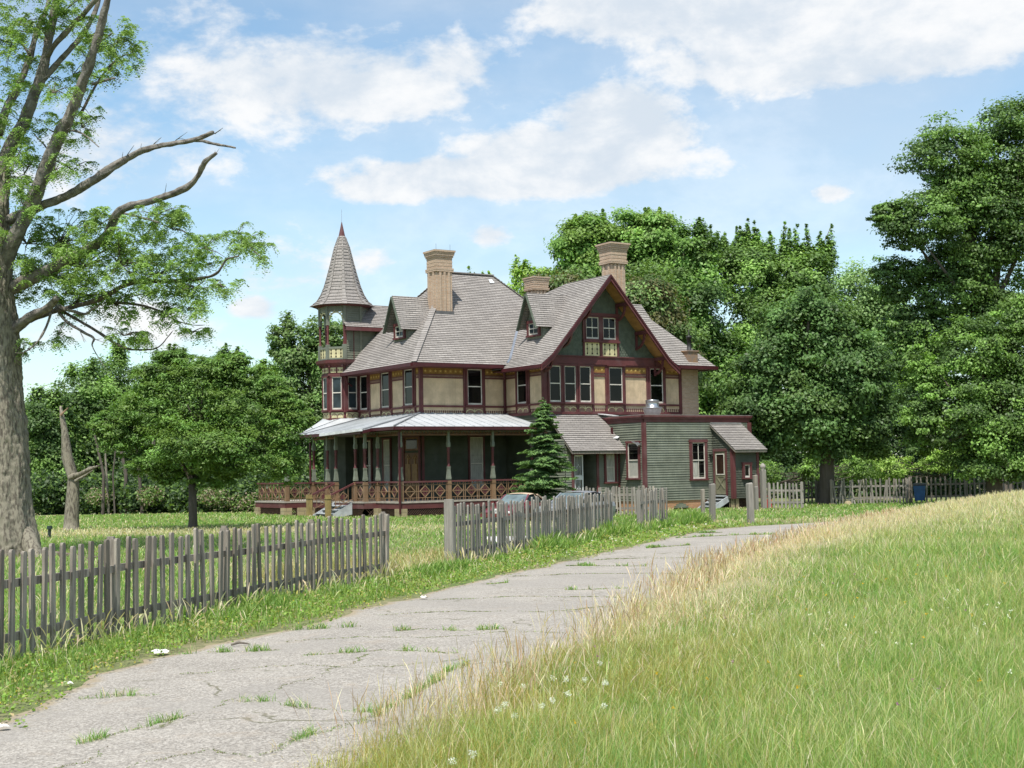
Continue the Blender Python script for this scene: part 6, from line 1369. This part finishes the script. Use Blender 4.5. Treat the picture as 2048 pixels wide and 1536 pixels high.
# ================================================================== parked cars
TYRE = mat('tyre_rubber', (.02, .02, .02), .8); RIM = mat('alloy_rim', (.45, .45, .46), .35, metal=.7); CHROME = mat('chrome_trim', (.6, .6, .6), .2, metal=1)
CARGL = glass_mat('car_window_glass', (.03, .05, .06), .04); CARGL2 = glass_mat('pale_windscreen_glass', (.16, .21, .22), .06); LAMP = mat('headlamp_glass', (.6, .6, .58), .15)
def car(name, label, loc, rz, paint, roofm, st, gh, hw=.80, wheel_r=.29, sc=.85, plate=True, bumper=None, boxy=0.0, lamp='round'):
    c = empty(name, loc, rz); c.scale = (sc, sc, sc); tag(c, label, 'car', 'cars parked behind the fence')
    q = MB(); secs = []
    for (x, w, zb, zs, zt) in st:
        half = [(0, zt), (w*.55, zt-.006), (w*(.86+.06*boxy), zt-.03*(1-boxy)), (w*.965, zs), (w, zs-.12), (w*.99, zb+.22), (w*.93, zb)]
        secs.append([(x, y, z) for y, z in half]+[(x, -y, z) for y, z in half[::-1][:-1]])
    for a, b in zip(secs, secs[1:]):
        n = len(a)
        for i in range(n): q.face([a[i], a[(i+1) % n], b[(i+1) % n], b[i]])
    q.face(secs[0]); q.face(secs[-1][::-1]); q.build('body', paint, c, True)
    (xf, zf_, wf), (xa, za, wa), (xb, zb_, wb), (xr_, zr_, wr_) = gh      # cowl, roof front, roof rear, deck
    q = MB(); q.face([(xf, -wf, zf_), (xf, wf, zf_), (xa, wa, za), (xa, -wa, za)]); q.build('windscreen', CARGL2, c)
    q = MB(); q.face([(xr_, -wr_, zr_), (xr_, wr_, zr_), (xb, wb, zb_), (xb, -wb, zb_)]); q.build('rear_window', CARGL, c)
    for s_ in (-1, 1):
        q = MB(); q.face([(xf-.12, s_*(wf+.005), zf_+.01), (xr_+.35, s_*(wr_+.005), zr_+.02), (xb+.12, s_*(wb+.01), zb_-.05), (xa-.06, s_*(wa+.01), za-.05)]); q.build('side_window', CARGL, c)
        q = MB(); q.bar((xf, s_*wf, zf_), (xa, s_*wa, za-.01), .06, .06); q.build('windscreen_pillar', paint, c); q = MB(); q.bar((xr_, s_*wr_, zr_), (xb, s_*wb, zb_-.01), .10, .07); xm = (xa+xb)/2-.15; q.bar((xm-.1, s_*(wf+.01), zf_), (xm, s_*(wa+.012), za-.03), .05, .03); q.build('pillar', paint if roofm is paint else roofm, c)
    q = MB(); n = 6
    grid = []
    for i in range(n+1):
        f_ = i/n; x = xa+(xb-xa)*f_; w = wa+(wb-wa)*f_; z = za+(zb_-za)*f_+.05*math.sin(f_*math.pi); grid.append([(x, w*v, z+.035*(1-v*v)-(.03 if abs(v) > .99 else 0)) for v in (-1.03, -.8, -.4, 0, .4, .8, 1.03)])
    for a, b in zip(grid, grid[1:]):
        for i in range(6): q.face([a[i], a[i+1], b[i+1], b[i]])
    if roofm is not paint:
        a = grid[-1]
        for i in range(6):
            f0, f1 = (-1.03, -.8, -.4, 0, .4, .8, 1.03)[i], (-1.03, -.8, -.4, 0, .4, .8, 1.03)[i+1]
            if abs(f0+f1) > .9: q.face([a[i], a[i+1], (xr_, wr_*f1, zr_+.02), (xr_, wr_*f0, zr_+.02)])
    q.build('roof', roofm, c, True)
    xfw, xrw = st[-1][0]-.82, st[0][0]+.82
    for x in (xfw, xrw):
        for s_ in (-1, 1):
            y = s_*(hw-.07); q = MB(); q.tube([(x, y-.1, wheel_r), (x, y-.085, wheel_r), (x, y+.085, wheel_r), (x, y+.1, wheel_r)], [wheel_r*.9, wheel_r, wheel_r, wheel_r*.9], 20); w_ = q.build('wheel', TYRE, c)
            q = MB(); q.tube([(x, y+s_*.095, wheel_r), (x, y+s_*.112, wheel_r)], [wheel_r*.62, wheel_r*.55], 14); q.build('rim', RIM, w_)
            q = MB()
            for i in range(10):
                t0, t1 = math.pi*i/10, math.pi*(i+1)/10; R2_ = wheel_r+.06; yy = s_*(hw+.004)
                q.face([(x+math.cos(t0)*R2_, yy, wheel_r+math.sin(t0)*R2_), (x+math.cos(t1)*R2_, yy, wheel_r+math.sin(t1)*R2_), (x, yy, wheel_r)])
            q.build('wheel_arch', TYRE, c)
    xn = st[-1][0]; zt = st[-1][4]
    for s_ in (-1, 1):
        q = MB()
        if lamp == 'round': q.lathe(0, 0, [(.09, 0), (.08, .05), (.03, .075)], 12); o = q.build('headlight', LAMP, c, True); o.rotation_euler = (0, R_(90), 0); o.location = (xn-.10, s_*hw*.68, zt-.06)
        else: q.box(xn-.06, s_*hw*.72-.14, zt-.15, xn+.015, s_*hw*.72+.14, zt-.03); q.build('headlight', LAMP, c)
        q = MB(); q.box(xf-.22, s_*(hw+.02), zf_+.0, xf-.06, s_*(hw+.16), zf_+.10); q.build('wing_mirror', paint, c)
    q = MB(); zb0 = st[-1][2]
    q.box(xn-.25, -hw*.94, zb0+.06, xn+.07, hw*.94, zb0+.20); q.box(st[0][0]-.07, -hw*.94, zb0+.1, st[0][0]+.2, hw*.94, zb0+.24); q.build('bumper', bumper or paint, c)
    q = MB(); q.box(xn-.03, -hw*.45, zb0+.22, xn+.012, hw*.45, zb0+.32)
    for i in range(9): q.box(xn+.012, -hw*.45+hw*.9*i/9, zb0+.22, xn+.022, -hw*.45+hw*.9*i/9+.02, zb0+.32)
    q.build('grille', DARKM if lamp == 'round' else CHROME, c)
    if plate:
        q = MB(); q.box(xn+.03, -.04, zb0+.2, xn+.05, .34, zb0+.40); p_ = q.build('number_plate', WHITE, c)
        q = MB()
        for y0, y1 in ((.02, .05), (.08, .14), (.17, .20), (.23, .29)): q.box(xn+.05, y0, zb0+.26, xn+.054, y1, zb0+.34)
        q.build('plate_characters', mat('plate_ink', (.04, .05, .10), .6), p_)
    return c
MAROON = mat('maroon_car_paint', (.17, .018, .028), .28, col2=(.14, .015, .024), scale=1.5, spec=.5, coat=.8); GREYP = mat('dusty_grey_car_paint', (.26, .275, .30), .38, col2=(.19, .20, .22), scale=1.2, spec=.5, coat=.4)
BEIGE = mat('beige_soft_top', (.55, .42, .30), .8, scale=6, bump=.2)
st1 = [(-2.15, .60, .36, .70, .78), (-2.05, .74, .26, .76, .86), (-1.5, .80, .20, .80, .90), (-.6, .81, .18, .80, .88), (.5, .81, .18, .80, .88), (1.0, .80, .20, .77, .86), (1.6, .78, .22, .68, .77), (2.0, .70, .24, .58, .66), (2.18, .52, .30, .50, .57)]
car('parked_convertible', 'maroon convertible with beige soft top parked beside the spruce', (.15, 51.4, -.05), R_(-116), MAROON, BEIGE, st1, [(.78, .86, .68), (.10, 1.24, .54), (-.75, 1.22, .54), (-1.45, .92, .62)])
st2 = [(-2.3, .74, .36, .74, .80), (-2.2, .80, .26, .80, .88), (-1.4, .83, .20, .82, .90), (0, .84, .18, .82, .90), (.85, .83, .20, .82, .90), (1.6, .82, .22, .78, .84), (2.15, .79, .24, .72, .78), (2.3, .74, .30, .66, .73)]
car('parked_saloon', 'dusty grey saloon parked nearest the annex behind the fence', (2.2, 50.3, -.06), R_(-120), GREYP, GREYP, st2, [(.85, .90, .72), (.15, 1.30, .60), (-1.05, 1.30, .60), (-1.55, .92, .70)], hw=.83, plate=False, bumper=DARKM, boxy=.6, lamp='square')
